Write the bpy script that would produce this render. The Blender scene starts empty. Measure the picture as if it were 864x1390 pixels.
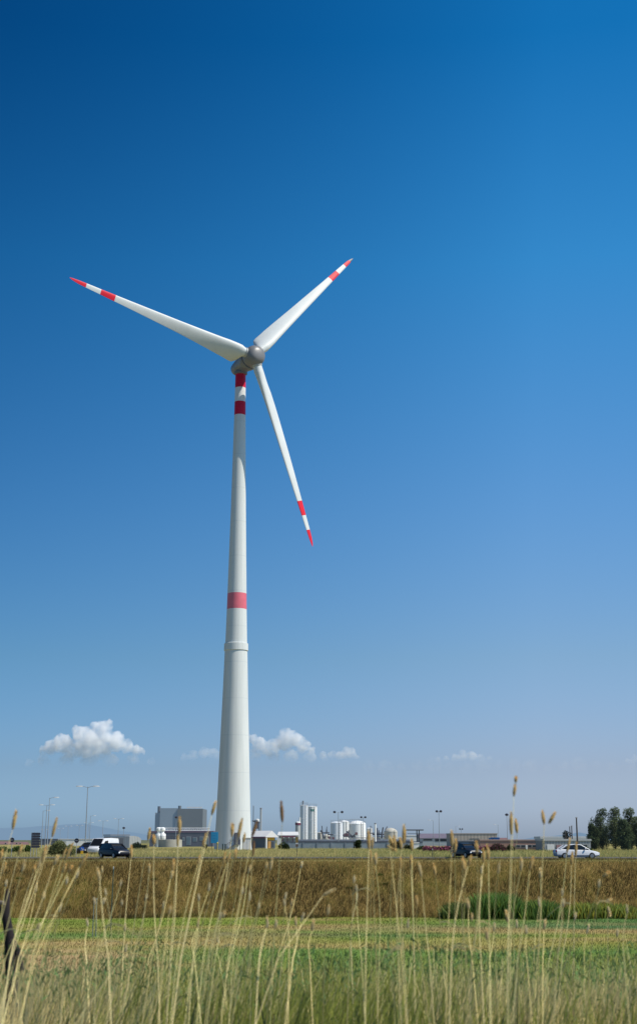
import bpy, math, random
import numpy as np
from mathutils import Vector, Matrix, noise as mnoise

R = math.radians
rnd = random.Random(11)
rng = np.random.default_rng(5)
sc = bpy.context.scene
col = sc.collection

# ---------------------------------------------------------------- camera numbers
F, HZ, EYE = 1805.0, 1140.0, 1.9           # focal length in photo pixels, horizon row, eye height above the road plain
PITCH = math.atan((HZ - 650) / F)
CP, SP = math.cos(PITCH), math.sin(PITCH)

def at(px, py, Y):
    """world point at ground distance Y seen at a photo pixel"""
    a, b = (px - 432) / F, (650 - py) / F
    t = Y / (CP - b * SP)
    return Vector((a * t, Y, EYE + (SP + b * CP) * t))
def fx(px, Y, py=1145): return at(px, py, Y).x
def fz(py, Y): return at(432, py, Y).z
def mpp(Y): return Y / (CP + 0.274 * SP) / F     # metres per photo pixel near the horizon

# ---------------------------------------------------------------- object helpers
def tag(o, label=None, cat=None, group=None, kind=None):
    if label: o['label'] = label
    if cat: o['category'] = cat
    if group: o['group'] = group
    if kind: o['kind'] = kind
    return o

def empty(name, loc, rz=0.0, label=None, cat=None, group=None):
    o = bpy.data.objects.new(name, None)
    o.empty_display_size = 0.3
    o.location = loc
    o.rotation_euler = (0, 0, rz)
    col.objects.link(o)
    return tag(o, label, cat, group)

def copy_tree(o, parent=None):
    c = o.copy()
    col.objects.link(c)
    if parent: c.parent = parent
    for ch in list(o.children): copy_tree(ch, c)
    return c

class MB:
    def __init__(self): self.v, self.f = [], []
    def add(self, vs, fs):
        n = len(self.v)
        self.v += [tuple(p) for p in vs]
        self.f += [tuple(i + n for i in q) for q in fs]
        return self
    def box(self, c, s, rz=0.0):
        x, y, z = s[0] / 2, s[1] / 2, s[2] / 2
        ca, sa = math.cos(rz), math.sin(rz)
        vs = []
        for dz in (-z, z):
            for dx, dy in ((-x, -y), (x, -y), (x, y), (-x, y)):
                vs.append((c[0] + dx * ca - dy * sa, c[1] + dx * sa + dy * ca, c[2] + dz))
        return self.add(vs, [(3, 2, 1, 0), (4, 5, 6, 7), (0, 1, 5, 4), (1, 2, 6, 5), (2, 3, 7, 6), (3, 0, 4, 7)])
    def loft(self, rings, caps=True, closed=True):
        n = len(rings[0])
        vs = [p for r in rings for p in r]
        fs = []
        for k in range(len(rings) - 1):
            for i in range(n if closed else n - 1):
                j = (i + 1) % n
                fs.append((k * n + i, k * n + j, (k + 1) * n + j, (k + 1) * n + i))
        if caps:
            fs.append(tuple(reversed(range(n))))
            fs.append(tuple((len(rings) - 1) * n + i for i in range(n)))
        return self.add(vs, fs)
    def lathe(self, prof, n=24, o=(0, 0, 0), caps=True):
        rings = []
        for r, z in prof:
            rings.append([(o[0] + r * math.cos(2 * math.pi * i / n), o[1] + r * math.sin(2 * math.pi * i / n), o[2] + z) for i in range(n)])
        return self.loft(rings, caps)
    def tube(self, pts, rad, n=8):
        pts = [Vector(p) for p in pts]
        if not hasattr(rad, '__len__'): rad = [rad] * len(pts)
        rings = []
        ref = None
        for k, p in enumerate(pts):
            d = (pts[min(k + 1, len(pts) - 1)] - pts[max(k - 1, 0)]).normalized()
            if ref is None:
                ref = Vector((1, 0, 0)) if abs(d.x) < .8 else Vector((0, 1, 0))
            u = (ref - d * ref.dot(d)).normalized()
            ref = u
            w = d.cross(u)
            rings.append([p + (u * math.cos(2 * math.pi * i / n) + w * math.sin(2 * math.pi * i / n)) * rad[k] for i in range(n)])
        return self.loft(rings)
    def prism(self, poly, y0, y1):
        """polygon in x,z pushed along y"""
        return self.loft([[(x, y0, z) for x, z in poly], [(x, y1, z) for x, z in poly]])
    def build(self, name, mat, parent=None, smooth=None, bevel=0, loc=None):
        me = bpy.data.meshes.new(name)
        me.from_pydata(self.v, [], self.f)
        me.update()
        import bmesh
        bm = bmesh.new(); bm.from_mesh(me)
        bmesh.ops.recalc_face_normals(bm, faces=bm.faces[:])
        bm.to_mesh(me); bm.free()
        if smooth is not None:
            me.polygons.foreach_set('use_smooth', [True] * len(me.polygons))
            me.set_sharp_from_angle(angle=R(smooth))
        me.materials.append(mat)
        o = bpy.data.objects.new(name, me)
        col.objects.link(o)
        if parent: o.parent = parent
        if loc is not None: o.location = loc
        if bevel:
            m = o.modifiers.new('edge', 'BEVEL'); m.width = bevel; m.segments = 2; m.limit_method = 'ANGLE'; m.angle_limit = R(40)
        return o

def np_mesh(name, V, quads=None, tris=None, colr=None, mat=None, parent=None, loc=None, smooth=False):
    me = bpy.data.meshes.new(name)
    q = np.zeros((0, 4), int) if quads is None else quads
    t = np.zeros((0, 3), int) if tris is None else tris
    loops = np.concatenate([q.ravel(), t.ravel()]).astype(np.int32)
    starts = np.concatenate([np.arange(len(q)) * 4, len(q) * 4 + np.arange(len(t)) * 3]).astype(np.int32)
    me.vertices.add(len(V)); me.vertices.foreach_set('co', np.asarray(V, np.float32).ravel())
    me.loops.add(len(loops)); me.loops.foreach_set('vertex_index', loops)
    me.polygons.add(len(starts)); me.polygons.foreach_set('loop_start', starts)
    me.update(calc_edges=True)
    if smooth: me.polygons.foreach_set('use_smooth', [True] * len(me.polygons))
    if colr is not None:
        a = me.color_attributes.new('Col', 'FLOAT_COLOR', 'POINT')
        c4 = np.ones((len(V), 4), np.float32); c4[:, :3] = colr
        a.data.foreach_set('color', c4.ravel())
    if mat: me.materials.append(mat)
    o = bpy.data.objects.new(name, me)
    col.objects.link(o)
    if parent: o.parent = parent
    if loc is not None: o.location = loc
    return o

# ---------------------------------------------------------------- materials
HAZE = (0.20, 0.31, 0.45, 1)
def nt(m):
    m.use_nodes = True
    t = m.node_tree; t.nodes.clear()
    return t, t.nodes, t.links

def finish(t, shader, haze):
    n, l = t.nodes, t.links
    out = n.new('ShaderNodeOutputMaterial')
    if haze > 0:          # air light of distance, mixed into the surface as a sky-coloured glow
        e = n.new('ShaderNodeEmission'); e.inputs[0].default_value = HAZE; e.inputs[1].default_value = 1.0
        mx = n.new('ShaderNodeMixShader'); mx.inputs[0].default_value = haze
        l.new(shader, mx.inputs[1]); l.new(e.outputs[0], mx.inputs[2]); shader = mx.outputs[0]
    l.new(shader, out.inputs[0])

_mc = {}
def mat(name, c, rough=.6, var=.18, scale=1.2, metal=0.0, haze=0.0, streak=0.0, bump=0.0, spec=.4, ribs=0.0):
    if name in _mc: return _mc[name]
    m = bpy.data.materials.new(name); t, n, l = nt(m)
    b = n.new('ShaderNodeBsdfPrincipled')
    b.inputs['Roughness'].default_value = rough; b.inputs['Metallic'].default_value = metal
    b.inputs['Specular IOR Level'].default_value = spec
    tc = n.new('ShaderNodeTexCoord')
    mp = n.new('ShaderNodeMapping'); mp.inputs['Scale'].default_value = (1, 1, .25 if streak else 1)
    l.new(tc.outputs['Object'], mp.inputs[0])
    ns = n.new('ShaderNodeTexNoise'); ns.inputs['Scale'].default_value = scale; ns.inputs['Detail'].default_value = 6; ns.inputs['Roughness'].default_value = .65
    l.new(mp.outputs[0], ns.inputs['Vector'])
    rp = n.new('ShaderNodeValToRGB')
    rp.color_ramp.elements[0].position = .3; rp.color_ramp.elements[1].position = .7
    rp.color_ramp.elements[0].color = tuple(x * (1 - var) for x in c[:3]) + (1,)
    rp.color_ramp.elements[1].color = tuple(min(1, x * (1 + var * .6)) for x in c[:3]) + (1,)
    l.new(ns.outputs[0], rp.inputs[0])
    cs = rp.outputs[0]
    if ribs:              # corrugated or panelled sheet
        w = n.new('ShaderNodeTexWave'); w.wave_type = 'BANDS'; w.bands_direction = 'X'; w.inputs['Scale'].default_value = ribs
        l.new(tc.outputs['Object'], w.inputs['Vector'])
        mm = n.new('ShaderNodeMix'); mm.data_type = 'RGBA'; mm.blend_type = 'MULTIPLY'
        mr = n.new('ShaderNodeMapRange'); mr.inputs[3].default_value = .72; mr.inputs[4].default_value = 1.08
        l.new(w.outputs[1], mr.inputs[0]); mm.inputs[0].default_value = 1
        l.new(cs, mm.inputs[6]); l.new(mr.outputs[0], mm.inputs[7]); cs = mm.outputs[2]
    l.new(cs, b.inputs['Base Color'])
    if bump:
        bp = n.new('ShaderNodeBump'); bp.inputs['Strength'].default_value = bump
        l.new(ns.outputs[0], bp.inputs['Height']); l.new(bp.outputs[0], b.inputs['Normal'])
    finish(t, b.outputs[0], haze)
    _mc[name] = m
    return m

def veg(name, haze=0.0, transl=.3, sat=1.0, tint=None):
    """leaves and blades: colour from the mesh, light passing through"""
    m = bpy.data.materials.new(name); t, n, l = nt(m)
    a = n.new('ShaderNodeAttribute'); a.attribute_name = 'Col'
    d = n.new('ShaderNodeBsdfDiffuse'); tr = n.new('ShaderNodeBsdfTranslucent'); mx = n.new('ShaderNodeMixShader')
    mx.inputs[0].default_value = transl
    l.new(a.outputs[0], d.inputs[0]); l.new(a.outputs[0], tr.inputs[0])
    l.new(d.outputs[0], mx.inputs[1]); l.new(tr.outputs[0], mx.inputs[2])
    finish(t, mx.outputs[0], haze)
    return m

# ---------------------------------------------------------------- world, sun, camera
SUN_EL, SUN_AZ = 51.0, 19.0        # degrees; azimuth: turned from straight right (+X) towards the camera
sd = Vector((math.cos(R(SUN_EL)) * math.cos(R(SUN_AZ)), -math.cos(R(SUN_EL)) * math.sin(R(SUN_AZ)), math.sin(R(SUN_EL))))
w = bpy.data.worlds.new("World"); sc.world = w; w.use_nodes = True
wn, wl = w.node_tree.nodes, w.node_tree.links
wn.clear()
sky = wn.new('ShaderNodeTexSky'); sky.sky_type = 'NISHITA'; sky.sun_disc = False
sky.sun_elevation = R(SUN_EL); sky.sun_rotation = R(90 + SUN_AZ)
sky.altitude = 0; sky.air_density = 1.25; sky.dust_density = .7; sky.ozone_density = 2.2
hs = wn.new('ShaderNodeHueSaturation'); hs.inputs['Hue'].default_value = .5; hs.inputs['Saturation'].default_value = 1.0
wl.new(sky.outputs[0], hs.inputs['Color'])
cv = wn.new('ShaderNodeGamma'); cv.inputs[1].default_value = 1.0
wl.new(hs.outputs[0], cv.inputs[0])
# the pale haze layer near the horizon
tc = wn.new('ShaderNodeTexCoord'); sx = wn.new('ShaderNodeSeparateXYZ'); wl.new(tc.outputs['Generated'], sx.inputs[0])
bg = wn.new('ShaderNodeBackground'); bg.inputs[1].default_value = .1
rmp = wn.new('ShaderNodeValToRGB')
els = rmp.color_ramp.elements
STOPS = [(0.0, (.70, 1.00, 1.86)), (.02, (.68, .95, 1.76)), (.05, (.62, .785, 1.33)), (.13, (.565, .80, 1.12)), (.24, (.425, .83, 1.215)), (.41, (.18, .86, 1.30)), (.55, (.04, .64, 1.11)), (1.0, (.05, .6, 1.1))]
els[0].position = STOPS[0][0]; els[0].color = STOPS[0][1] + (1,)
els[1].position = STOPS[1][0]; els[1].color = STOPS[1][1] + (1,)
for p, c in STOPS[2:]:
    e = els.new(p); e.color = c + (1,)
wl.new(sx.outputs[2], rmp.inputs[0])
mulc = wn.new('ShaderNodeMix'); mulc.data_type = 'RGBA'; mulc.blend_type = 'MULTIPLY'; mulc.inputs[0].default_value = 1
wl.new(cv.outputs[0], mulc.inputs[6]); wl.new(rmp.outputs[0], mulc.inputs[7])
# the sky is deeper on the side away from the sun, more so higher up (polarised light)
clx = wn.new('ShaderNodeClamp'); clx.inputs[1].default_value = -.4; clx.inputs[2].default_value = .16; wl.new(sx.outputs[0], clx.inputs[0])
shx = wn.new('ShaderNodeMath'); shx.operation = 'SUBTRACT'; shx.inputs[1].default_value = .085; wl.new(clx.outputs[0], shx.inputs[0])
cz = wn.new('ShaderNodeClamp'); cz.inputs[2].default_value = .6; wl.new(sx.outputs[2], cz.inputs[0])
cmb = wn.new('ShaderNodeCombineXYZ')
for i, (k0, k1) in enumerate(((1.0, 5.0), (.4, 3.3), (.2, 2.7))):
    ma = wn.new('ShaderNodeMath'); ma.operation = 'MULTIPLY_ADD'; ma.inputs[1].default_value = k1; ma.inputs[2].default_value = k0; wl.new(cz.outputs[0], ma.inputs[0])
    mb = wn.new('ShaderNodeMath'); mb.operation = 'MULTIPLY'; wl.new(ma.outputs[0], mb.inputs[0]); wl.new(shx.outputs[0], mb.inputs[1])
    me_ = wn.new('ShaderNodeMath'); me_.operation = 'EXPONENT'; wl.new(mb.outputs[0], me_.inputs[0]); wl.new(me_.outputs[0], cmb.inputs[i])
pol = wn.new('ShaderNodeMix'); pol.data_type = 'RGBA'; pol.blend_type = 'MULTIPLY'; pol.inputs[0].default_value = 1
wl.new(mulc.outputs[2], pol.inputs[6]); wl.new(cmb.outputs[0], pol.inputs[7])
wl.new(pol.outputs[2], bg.inputs[0])
wo = wn.new('ShaderNodeOutputWorld'); wl.new(bg.outputs[0], wo.inputs[0])

L = bpy.data.lights.new('sun', 'SUN'); L.energy = 5.0; L.angle = R(.5); L.color = (1.0, .93, .80)
lo = bpy.data.objects.new('sun', L); col.objects.link(lo)
lo.rotation_euler = (-sd).to_track_quat('-Z', 'Y').to_euler()

cam = bpy.data.cameras.new('camera'); co = bpy.data.objects.new('camera', cam); col.objects.link(co)
co.location = (0, 0, EYE); co.rotation_euler = (R(90) + PITCH, 0, 0)
cam.sensor_fit = 'VERTICAL'; cam.sensor_height = 36.0; cam.lens = F / 1390 * 36; cam.shift_y = -45 / 1390
cam.clip_start = .1; cam.clip_end = 40000
cam.dof.use_dof = True; cam.dof.focus_distance = 250; cam.dof.aperture_fstop = 5.6
sc.camera = co
sc.view_settings.view_transform = 'Standard'; sc.view_settings.look = 'None'; sc.view_settings.exposure = 0; sc.view_settings.gamma = 1
sc.cycles.use_denoising = True
sc.cycles.max_bounces = 24; sc.cycles.volume_bounces = 24; sc.cycles.transparent_max_bounces = 16

# ---------------------------------------------------------------- ground
ZF = fz(1245, 121)
D_TOE, D_TOP = 121.0, 133.5
def nz(x, y, s, seed=0): return mnoise.noise((x * s + seed, y * s, seed * 1.7))
def gz(x, y):
    if y <= 7: z = EYE - 1.25 - max(0, y - 3) * .03
    elif y < 16.5:
        k = (y - 7) / 9.5; k = k * k * (3 - 2 * k)
        z = (EYE - 1.37) * (1 - k) + ZF * k
    elif y <= D_TOE: z = ZF
    elif y < D_TOP:
        k = (y - D_TOE) / (D_TOP - D_TOE); z = ZF * (1 - k)
    else: z = 0.0
    if 20 < y < D_TOP:
        a = min(1, (y - 20) / 15, (D_TOP - y) / 2.5) * (1 if y < D_TOE else 1.8)
        z += a * (.10 * nz(x, y, .12, 3) + .07 * nz(x, y, .5, 8))
    return z
GA = {}
def ground_mat():
    m = bpy.data.materials.new('ground_soil_and_grass'); t, n, l = nt(m)
    a = n.new('ShaderNodeAttribute'); a.attribute_name = 'Col'
    g = n.new('ShaderNodeNewGeometry')
    n1 = n.new('ShaderNodeTexNoise'); n1.inputs['Scale'].default_value = 3.5; n1.inputs['Detail'].default_value = 8; n1.inputs['Roughness'].default_value = .7
    l.new(g.outputs['Position'], n1.inputs['Vector'])
    mr = n.new('ShaderNodeMapRange'); mr.inputs[1].default_value = .3; mr.inputs[2].default_value = .7; mr.inputs[3].default_value = .6; mr.inputs[4].default_value = 1.35
    l.new(n1.outputs[0], mr.inputs[0])
    mm = n.new('ShaderNodeMix'); mm.data_type = 'RGBA'; mm.blend_type = 'MULTIPLY'; mm.inputs[0].default_value = 1
    l.new(a.outputs[0], mm.inputs[6]); l.new(mr.outputs[0], mm.inputs[7])
    d = n.new('ShaderNodeBsdfDiffuse'); l.new(mm.outputs[2], d.inputs[0])
    bp = n.new('ShaderNodeBump'); bp.inputs['Strength'].default_value = .6; bp.inputs['Distance'].default_value = .1
    l.new(n1.outputs[0], bp.inputs['Height']); l.new(bp.outputs[0], d.inputs['Normal'])
    finish(t, d.outputs[0], 0)
    return m

def field_row(y):
    d = y * CP + (ZF - EYE) * SP; u = (ZF - EYE) * CP - y * SP
    return 650 - F * u / d
TAN, OLIVE, LIME, GRN, TEAL, DGRN = (.36, .27, .105), (.235, .235, .055), (.185, .235, .045), (.13, .215, .05), (.075, .17, .065), (.10, .18, .055)
ROWS = [1240, 1247, 1254, 1260, 1266, 1272, 1278, 1284, 1290, 1300, 1330, 1400]
BANDS = ([LIME, LIME, LIME, OLIVE, GRN, GRN, OLIVE, TAN, OLIVE, GRN, OLIVE, GRN],
         [OLIVE, OLIVE, LIME, TAN, GRN, TEAL, LIME, TAN, GRN, GRN, OLIVE, GRN],
         [GRN, DGRN, DGRN, TEAL, TAN, LIME, TAN, OLIVE, GRN, OLIVE, GRN, OLIVE])
BANDS = [np.array(b_) for b_ in BANDS]
def field_col(x, y):
    """mown field: green and straw swaths that run along it, broken by patches"""
    r = field_row(y) + 8.0 * nz(x * .3, y * .4, .22, 5) + 2.2 * nz(x, y * .6, .35, 6)
    c3 = [np.array([np.interp(r, ROWS, b_[:, k]) for k in range(3)]) for b_ in BANDS]
    t = (x / (y * .24) + 1) * 1.0 + .35 * nz(x, y, .06, 15)       # 0 at one side, 2 at the other
    t = min(2, max(0, t))
    c = c3[0] * (1 - t) + c3[1] * t if t < 1 else c3[1] * (2 - t) + c3[2] * (t - 1)
    p = math.exp(-(((x + 15) / 6.5) ** 2 + ((y - 73) / 17) ** 2))
    p = min(1, p * 1.5 * (.7 + .6 * nz(x, y, .4, 12)))
    c = c * (1 - p) + np.array((.42, .285, .14)) * p
    q = min(1, max(0, nz(x * .5, y, .16, 19) - .12) * 3)
    c = c * (1 - q * .6) + np.array((.33, .23, .10)) * q * .6
    return c
def slope_col(x, y):
    k = .5 + .5 * nz(x, y, .22, 4)
    return np.array((.19, .13, .045)) * (.7 + .7 * k)
def plain_col(x, y):
    k = .5 + .5 * nz(x, y, .06, 7)
    return np.array((.36, .28, .115)) * k + np.array((.17, .18, .065)) * (1 - k)

xs = sorted(set([-14000, -7000, -3500, -1800, -900, -500, -300, -200, -140, -110] + list(np.arange(-90, 90.1, 1.0)) + [110, 140, 200, 300, 500, 900, 1800, 3500, 7000, 14000]))
ys = list(np.arange(-40, 4, 8)) + list(np.arange(4, 17.5, .75)) + list(np.arange(18, 50, 2)) + list(np.arange(50, D_TOE, .8)) + list(np.arange(D_TOE, D_TOP + .01, .5)) + [135, 140, 150, 158, 166, 175, 185, 200, 215, 235, 260, 290, 330, 380, 450, 600, 900, 1500, 3000, 6000, 12000, 16000]
ys = sorted(set(float(y) for y in ys)); xs = [float(x) for x in xs]
V = []; C = []
for y in ys:
    for x in xs:
        V.append((x, y, gz(x, y)))
        if y < 17: c = np.array((.10, .085, .04))
        elif y <= D_TOE - .3: c = field_col(x, y)
        elif y < D_TOP - .2: c = slope_col(x, y)
        elif y < 900: c = plain_col(x, y)
        else: c = np.array((.13, .14, .09))
        C.append(c)
nx, ny = len(xs), len(ys)
Q = [(j * nx + i, j * nx + i + 1, (j + 1) * nx + i + 1, (j + 1) * nx + i) for j in range(ny - 1) for i in range(nx - 1)]
g = np_mesh('ground', np.array(V), np.array(Q), None, np.array(C), ground_mat(), smooth=True)
tag(g, 'mown field, brown bank and dry grass plain', kind='structure')

asphalt = mat('asphalt', (.024, .021, .022), 1.0, .3, .8, spec=0)
paintw = mat('road_paint', (.6, .6, .58), .7, .3, 2)
b = MB()
def strip(b, y0, y1, z):
    X = [-900, -300, -120, -60, 0, 60, 120, 300, 900]
    return b.loft([[(x, y0, z), (x, y1, z)] for x in X], caps=False, closed=False)
tag(strip(MB(), 137.2, 148.5, .012).build('road', asphalt), 'grey asphalt road running along the bank top', kind='structure')
mk = MB()
strip(mk, 137.6, 137.78, .017); strip(mk, 147.9, 148.08, .017)
x = -400
while x < 400:
    mk.loft([[(x, 142.8, .017), (x, 142.95, .017)], [(x + 3, 142.8, .017), (x + 3, 142.95, .017)]], caps=False, closed=False); x += 7.5
tag(mk.build('road_marking', paintw), kind='structure')
kb = MB().box((0, 148.8, .06), (1800, .25, .12)).build('kerb', mat('kerb_stone', (.30, .28, .25), .9, .3, 1.5))
tag(kb, kind='structure')

# distant hills
def hill(name, D, pts, c):
    b = MB()
    P = []
    X = np.linspace(pts[0][0], pts[-1][0], 90)
    px = [p[0] for p in pts]; py = [p[1] for p in pts]
    rings = []
    for k, xx in enumerate(X):
        h = fz(np.interp(xx, px, py) + 1.2 * nz(k, 0, .35, 3), D)
        X0 = fx(xx, D)
        rings.append([(X0, D - 900, -8), (X0, D - 350 + 150 * nz(k, 1, .3, 5), h * .55), (X0, D, max(h, 1)), (X0, D + 900, -8)])
    b.loft(rings, caps=True)
    return tag(b.build(name, c, smooth=60), 'faint blue hills on the horizon', kind='structure')
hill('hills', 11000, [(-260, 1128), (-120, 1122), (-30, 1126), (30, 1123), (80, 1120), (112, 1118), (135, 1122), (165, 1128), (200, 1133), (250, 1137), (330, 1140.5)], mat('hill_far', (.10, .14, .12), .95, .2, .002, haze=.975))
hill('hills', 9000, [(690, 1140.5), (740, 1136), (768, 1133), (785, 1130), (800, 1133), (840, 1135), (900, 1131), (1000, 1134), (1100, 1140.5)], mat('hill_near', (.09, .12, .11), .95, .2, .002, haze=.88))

# ================================================================ wind turbine
TX, TD = -16.72, 270.0
white_t = bpy.data.materials.new('turbine_tower_paint')
def tower_material(m):
    t, n, l = nt(m)
    b = n.new('ShaderNodeBsdfPrincipled'); b.inputs['Roughness'].default_value = .55; b.inputs['Specular IOR Level'].default_value = .3
    tc = n.new('ShaderNodeTexCoord'); s = n.new('ShaderNodeSeparateXYZ'); l.new(tc.outputs['Object'], s.inputs[0])
    # thin joints between the tower segments
    m1 = n.new('ShaderNodeMath'); m1.operation = 'DIVIDE'; m1.inputs[1].default_value = 7.3; l.new(s.outputs[2], m1.inputs[0])
    m2 = n.new('ShaderNodeMath'); m2.operation = 'FRACT'; l.new(m1.outputs[0], m2.inputs[0])
    m3 = n.new('ShaderNodeMath'); m3.operation = 'LESS_THAN'; m3.inputs[1].default_value = .024; l.new(m2.outputs[0], m3.inputs[0])
    # weather streaks
    mp = n.new('ShaderNodeMapping'); mp.inputs['Scale'].default_value = (1.6, 1.6, .05); l.new(tc.outputs['Object'], mp.inputs[0])
    ns = n.new('ShaderNodeTexNoise'); ns.inputs['Scale'].default_value = 1.5; ns.inputs['Detail'].default_value = 6; l.new(mp.outputs[0], ns.inputs['Vector'])
    rp = n.new('ShaderNodeValToRGB'); rp.color_ramp.elements[0].position = .25; rp.color_ramp.elements[1].position = .7
    rp.color_ramp.elements[0].color = (.60, .62, .595, 1); rp.color_ramp.elements[1].color = (.70, .71, .685, 1)
    l.new(ns.outputs[0], rp.inputs[0])
    mx = n.new('ShaderNodeMix'); mx.data_type = 'RGBA'; mx.inputs[7].default_value = (.47, .51, .52, 1)
    mlt = n.new('ShaderNodeMath'); mlt.operation = 'MULTIPLY'; mlt.inputs[1].default_value = .3; l.new(m3.outputs[0], mlt.inputs[0])
    l.new(mlt.outputs[0], mx.inputs[0]); l.new(rp.outputs[0], mx.inputs[6])
    l.new(mx.outputs[2], b.inputs['Base Color'])
    finish(t, b.outputs[0], .05)
tower_material(white_t)
red_p = mat('turbine_red_paint', (.62, .012, .05), .5, .12, .5, spec=.2)
red_blade = mat('blade_red_paint', (.72, .014, .035), .5, .08, .5, spec=.2)
red_faded = mat('turbine_faded_red_paint', (.70, .13, .17), .55, .12, .5, haze=.05)
band_w = mat('turbine_white_band_paint', (.72, .73, .73), .5, .1, .5, haze=.05)
blade_w = mat('blade_white_paint', (.66, .67, .645), .5, .07, .25, haze=.04)
nac_m = mat('nacelle_shaded_grey', (.185, .175, .17), .38, .12, .6, haze=.05)  # grey darkened so the colour carries the shade of hub and nacelle underside
nac_d = mat('nacelle_dark_gap', (.12, .12, .13), .6, .2, 1, haze=.05)
collar_m = mat('blade_root_collar', (.42, .41, .38), .5, .1, 1, haze=.05)
steel_d = mat('dark_steel', (.07, .07, .08), .5, .2, 2, metal=.4)

turb = empty('wind_turbine', (TX, TD, 0), 0, 'tall white three-bladed wind turbine with red stripes on its tapering tower and blades', 'wind turbine')
PROF = [(-.2, 3.72), (.5, 3.604), (7.5, 3.31), (21.79, 2.842), (30, 2.56), (38.6, 2.313), (40.99, 2.20), (49.03, 1.988), (54.72, 1.87), (68.81, 1.564), (80, 1.36), (89.19, 1.209), (98.17, 1.1), (98.7, 1.1)]
def tr(z): return float(np.interp(z, [p[0] for p in PROF], [p[1] for p in PROF]))
zs = [fz(y, TD) for y in (564, 546, 527)]
zb1, zb2, zb3 = zs
zm0, zm1 = fz(827.5, TD), fz(806, TD)
def trunk(z0, z1, n=None):
    b = MB()
    n = n or max(2, int((z1 - z0) / 2) + 2)
    b.lathe([(tr(z), z) for z in np.linspace(z0, z1, n)], 64)
    return b
b = trunk(-.2, zm0, 24); b.build('tower', white_t, turb, smooth=50)
trunk(zm0, zm1, 3).build('faded_red_band', red_faded, turb, smooth=50)['label'] = 'faded pinkish red band halfway up the tower'
trunk(zm1, zb1, 22).build('upper_tower', white_t, turb, smooth=50)
trunk(zb1, zb2, 3).build('red_band', red_p, turb, smooth=50)
trunk(zb2, zb3, 3).build('white_band', band_w, turb, smooth=50)
trunk(zb3, 98.6, 3).build('red_band', red_p, turb, smooth=50)
zc = fz(880, TD)
b = MB(); b.lathe([(tr(zc - .5) + .02, zc - .55), (tr(zc) + .19, zc - .5), (tr(zc) + .17, zc + .9), (tr(zc + 1) + .02, zc + 1.0)], 64)
b.build('tower_collar', white_t, turb, smooth=30)
# door with outside stair
ddir = math.radians(-90 - 4)     # faces the camera
def on_tower(a, z, off=0.0):
    r = tr(z) + off
    return Vector((r * math.cos(a), r * math.sin(a), z))
b = MB()
dd = MB().box((1.05, -3.52, 2.15), (1.0, .5, 2.2), 0.3)
door = dd.build('door', mat('turbine_door_grey', (.10, .10, .12), .5, .2, 2), turb, bevel=.03)
MB().box((1.3, -3.76, 2.1), (.06, .08, .3), .3).build('handle', steel_d, door)
st = MB()
for k in range(6): st.box((.25 - k * .28 + .3, -4.15, 1.0 - k * .18), (.3, .9, .05))
st.box((1.05, -4.15, 1.04), (1.2, .9, .06))
for yy in (-4.58, -3.75):
    st.tube([(.5, yy, 1.0), (-.95, yy, 0)], .05); st.tube([(1.65, yy, 2.0), (.45, yy, 2.0), (-1.0, yy, 1.0)], .03)
    for q in ((1.65, 1.0), (.45, 1.0), (-.3, .5), (-1.0, 0)): st.tube([(q[0], yy, q[1]), (q[0], yy, q[1] + 1)], .025)
    st.tube([(1.6, yy, 1.0), (1.6, yy, 0)], .04)
st.build('stair', mat('galvanised_stair', (.22, .22, .25), .5, .2, 2, metal=.5), turb)

# nacelle and rotor; axis points to the front, in turbine coordinates
psi, tilt = R(33.1), R(5.48)
N = Vector((math.sin(psi) * math.cos(tilt), -math.cos(psi) * math.cos(tilt), math.sin(tilt)))
RR = Vector((0, 0, 1)).cross(N).normalized()
UU = N.cross(RR)
HUB = Vector((-13.64 - TX, 265.66 - TD, 100.98))
def ax_rings(prof, n=40, squash=None):
    rings = []
    for s, r in prof:
        k = squash(s) if squash else 1
        rings.append([HUB + N * s + (RR * math.cos(2 * math.pi * i / n) + UU * math.sin(2 * math.pi * i / n) * k) * r for i in range(n)])
    return rings
b = MB(); b.loft(ax_rings([(1.95, .05), (1.93, .6), (1.86, 1.1), (1.68, 1.55), (1.36, 1.9), (.85, 2.15), (.2, 2.26), (-1.1, 2.26), (-1.25, 2.16)]))
spin = b.build('spinner', nac_m, turb, smooth=50)
b = MB(); b.loft(ax_rings([(-1.28, 1.9), (-1.72, 1.9)])); b.build('generator_gap', nac_d, turb, smooth=30)
b = MB(); b.loft(ax_rings([(-1.7, 2.12), (-1.85, 2.2), (-2.9, 2.16), (-3.05, 2.04), (-4.4, 1.86), (-6.0, 1.62), (-7.3, 1.42), (-7.9, 1.25), (-8.25, .95), (-8.4, .5), (-8.42, .05)]))
nac = b.build('nacelle', nac_m, turb, smooth=40)
b = MB(); b.tube([HUB + N * -7.0 + UU * 1.4, HUB + N * -7.0 + UU * 2.3], .05); b.tube([HUB + N * -7.0 + UU * 2.25 - RR * .5, HUB + N * -7.0 + UU * 2.25 + RR * .5], .04)
b.build('wind_vane', steel_d, nac)
b = MB(); b.lathe([(1.12, 98.35), (1.42, 98.5), (1.45, 98.85), (1.2, 99.1)], 32); b.build('yaw_ring', nac_d, turb, smooth=40)

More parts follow.
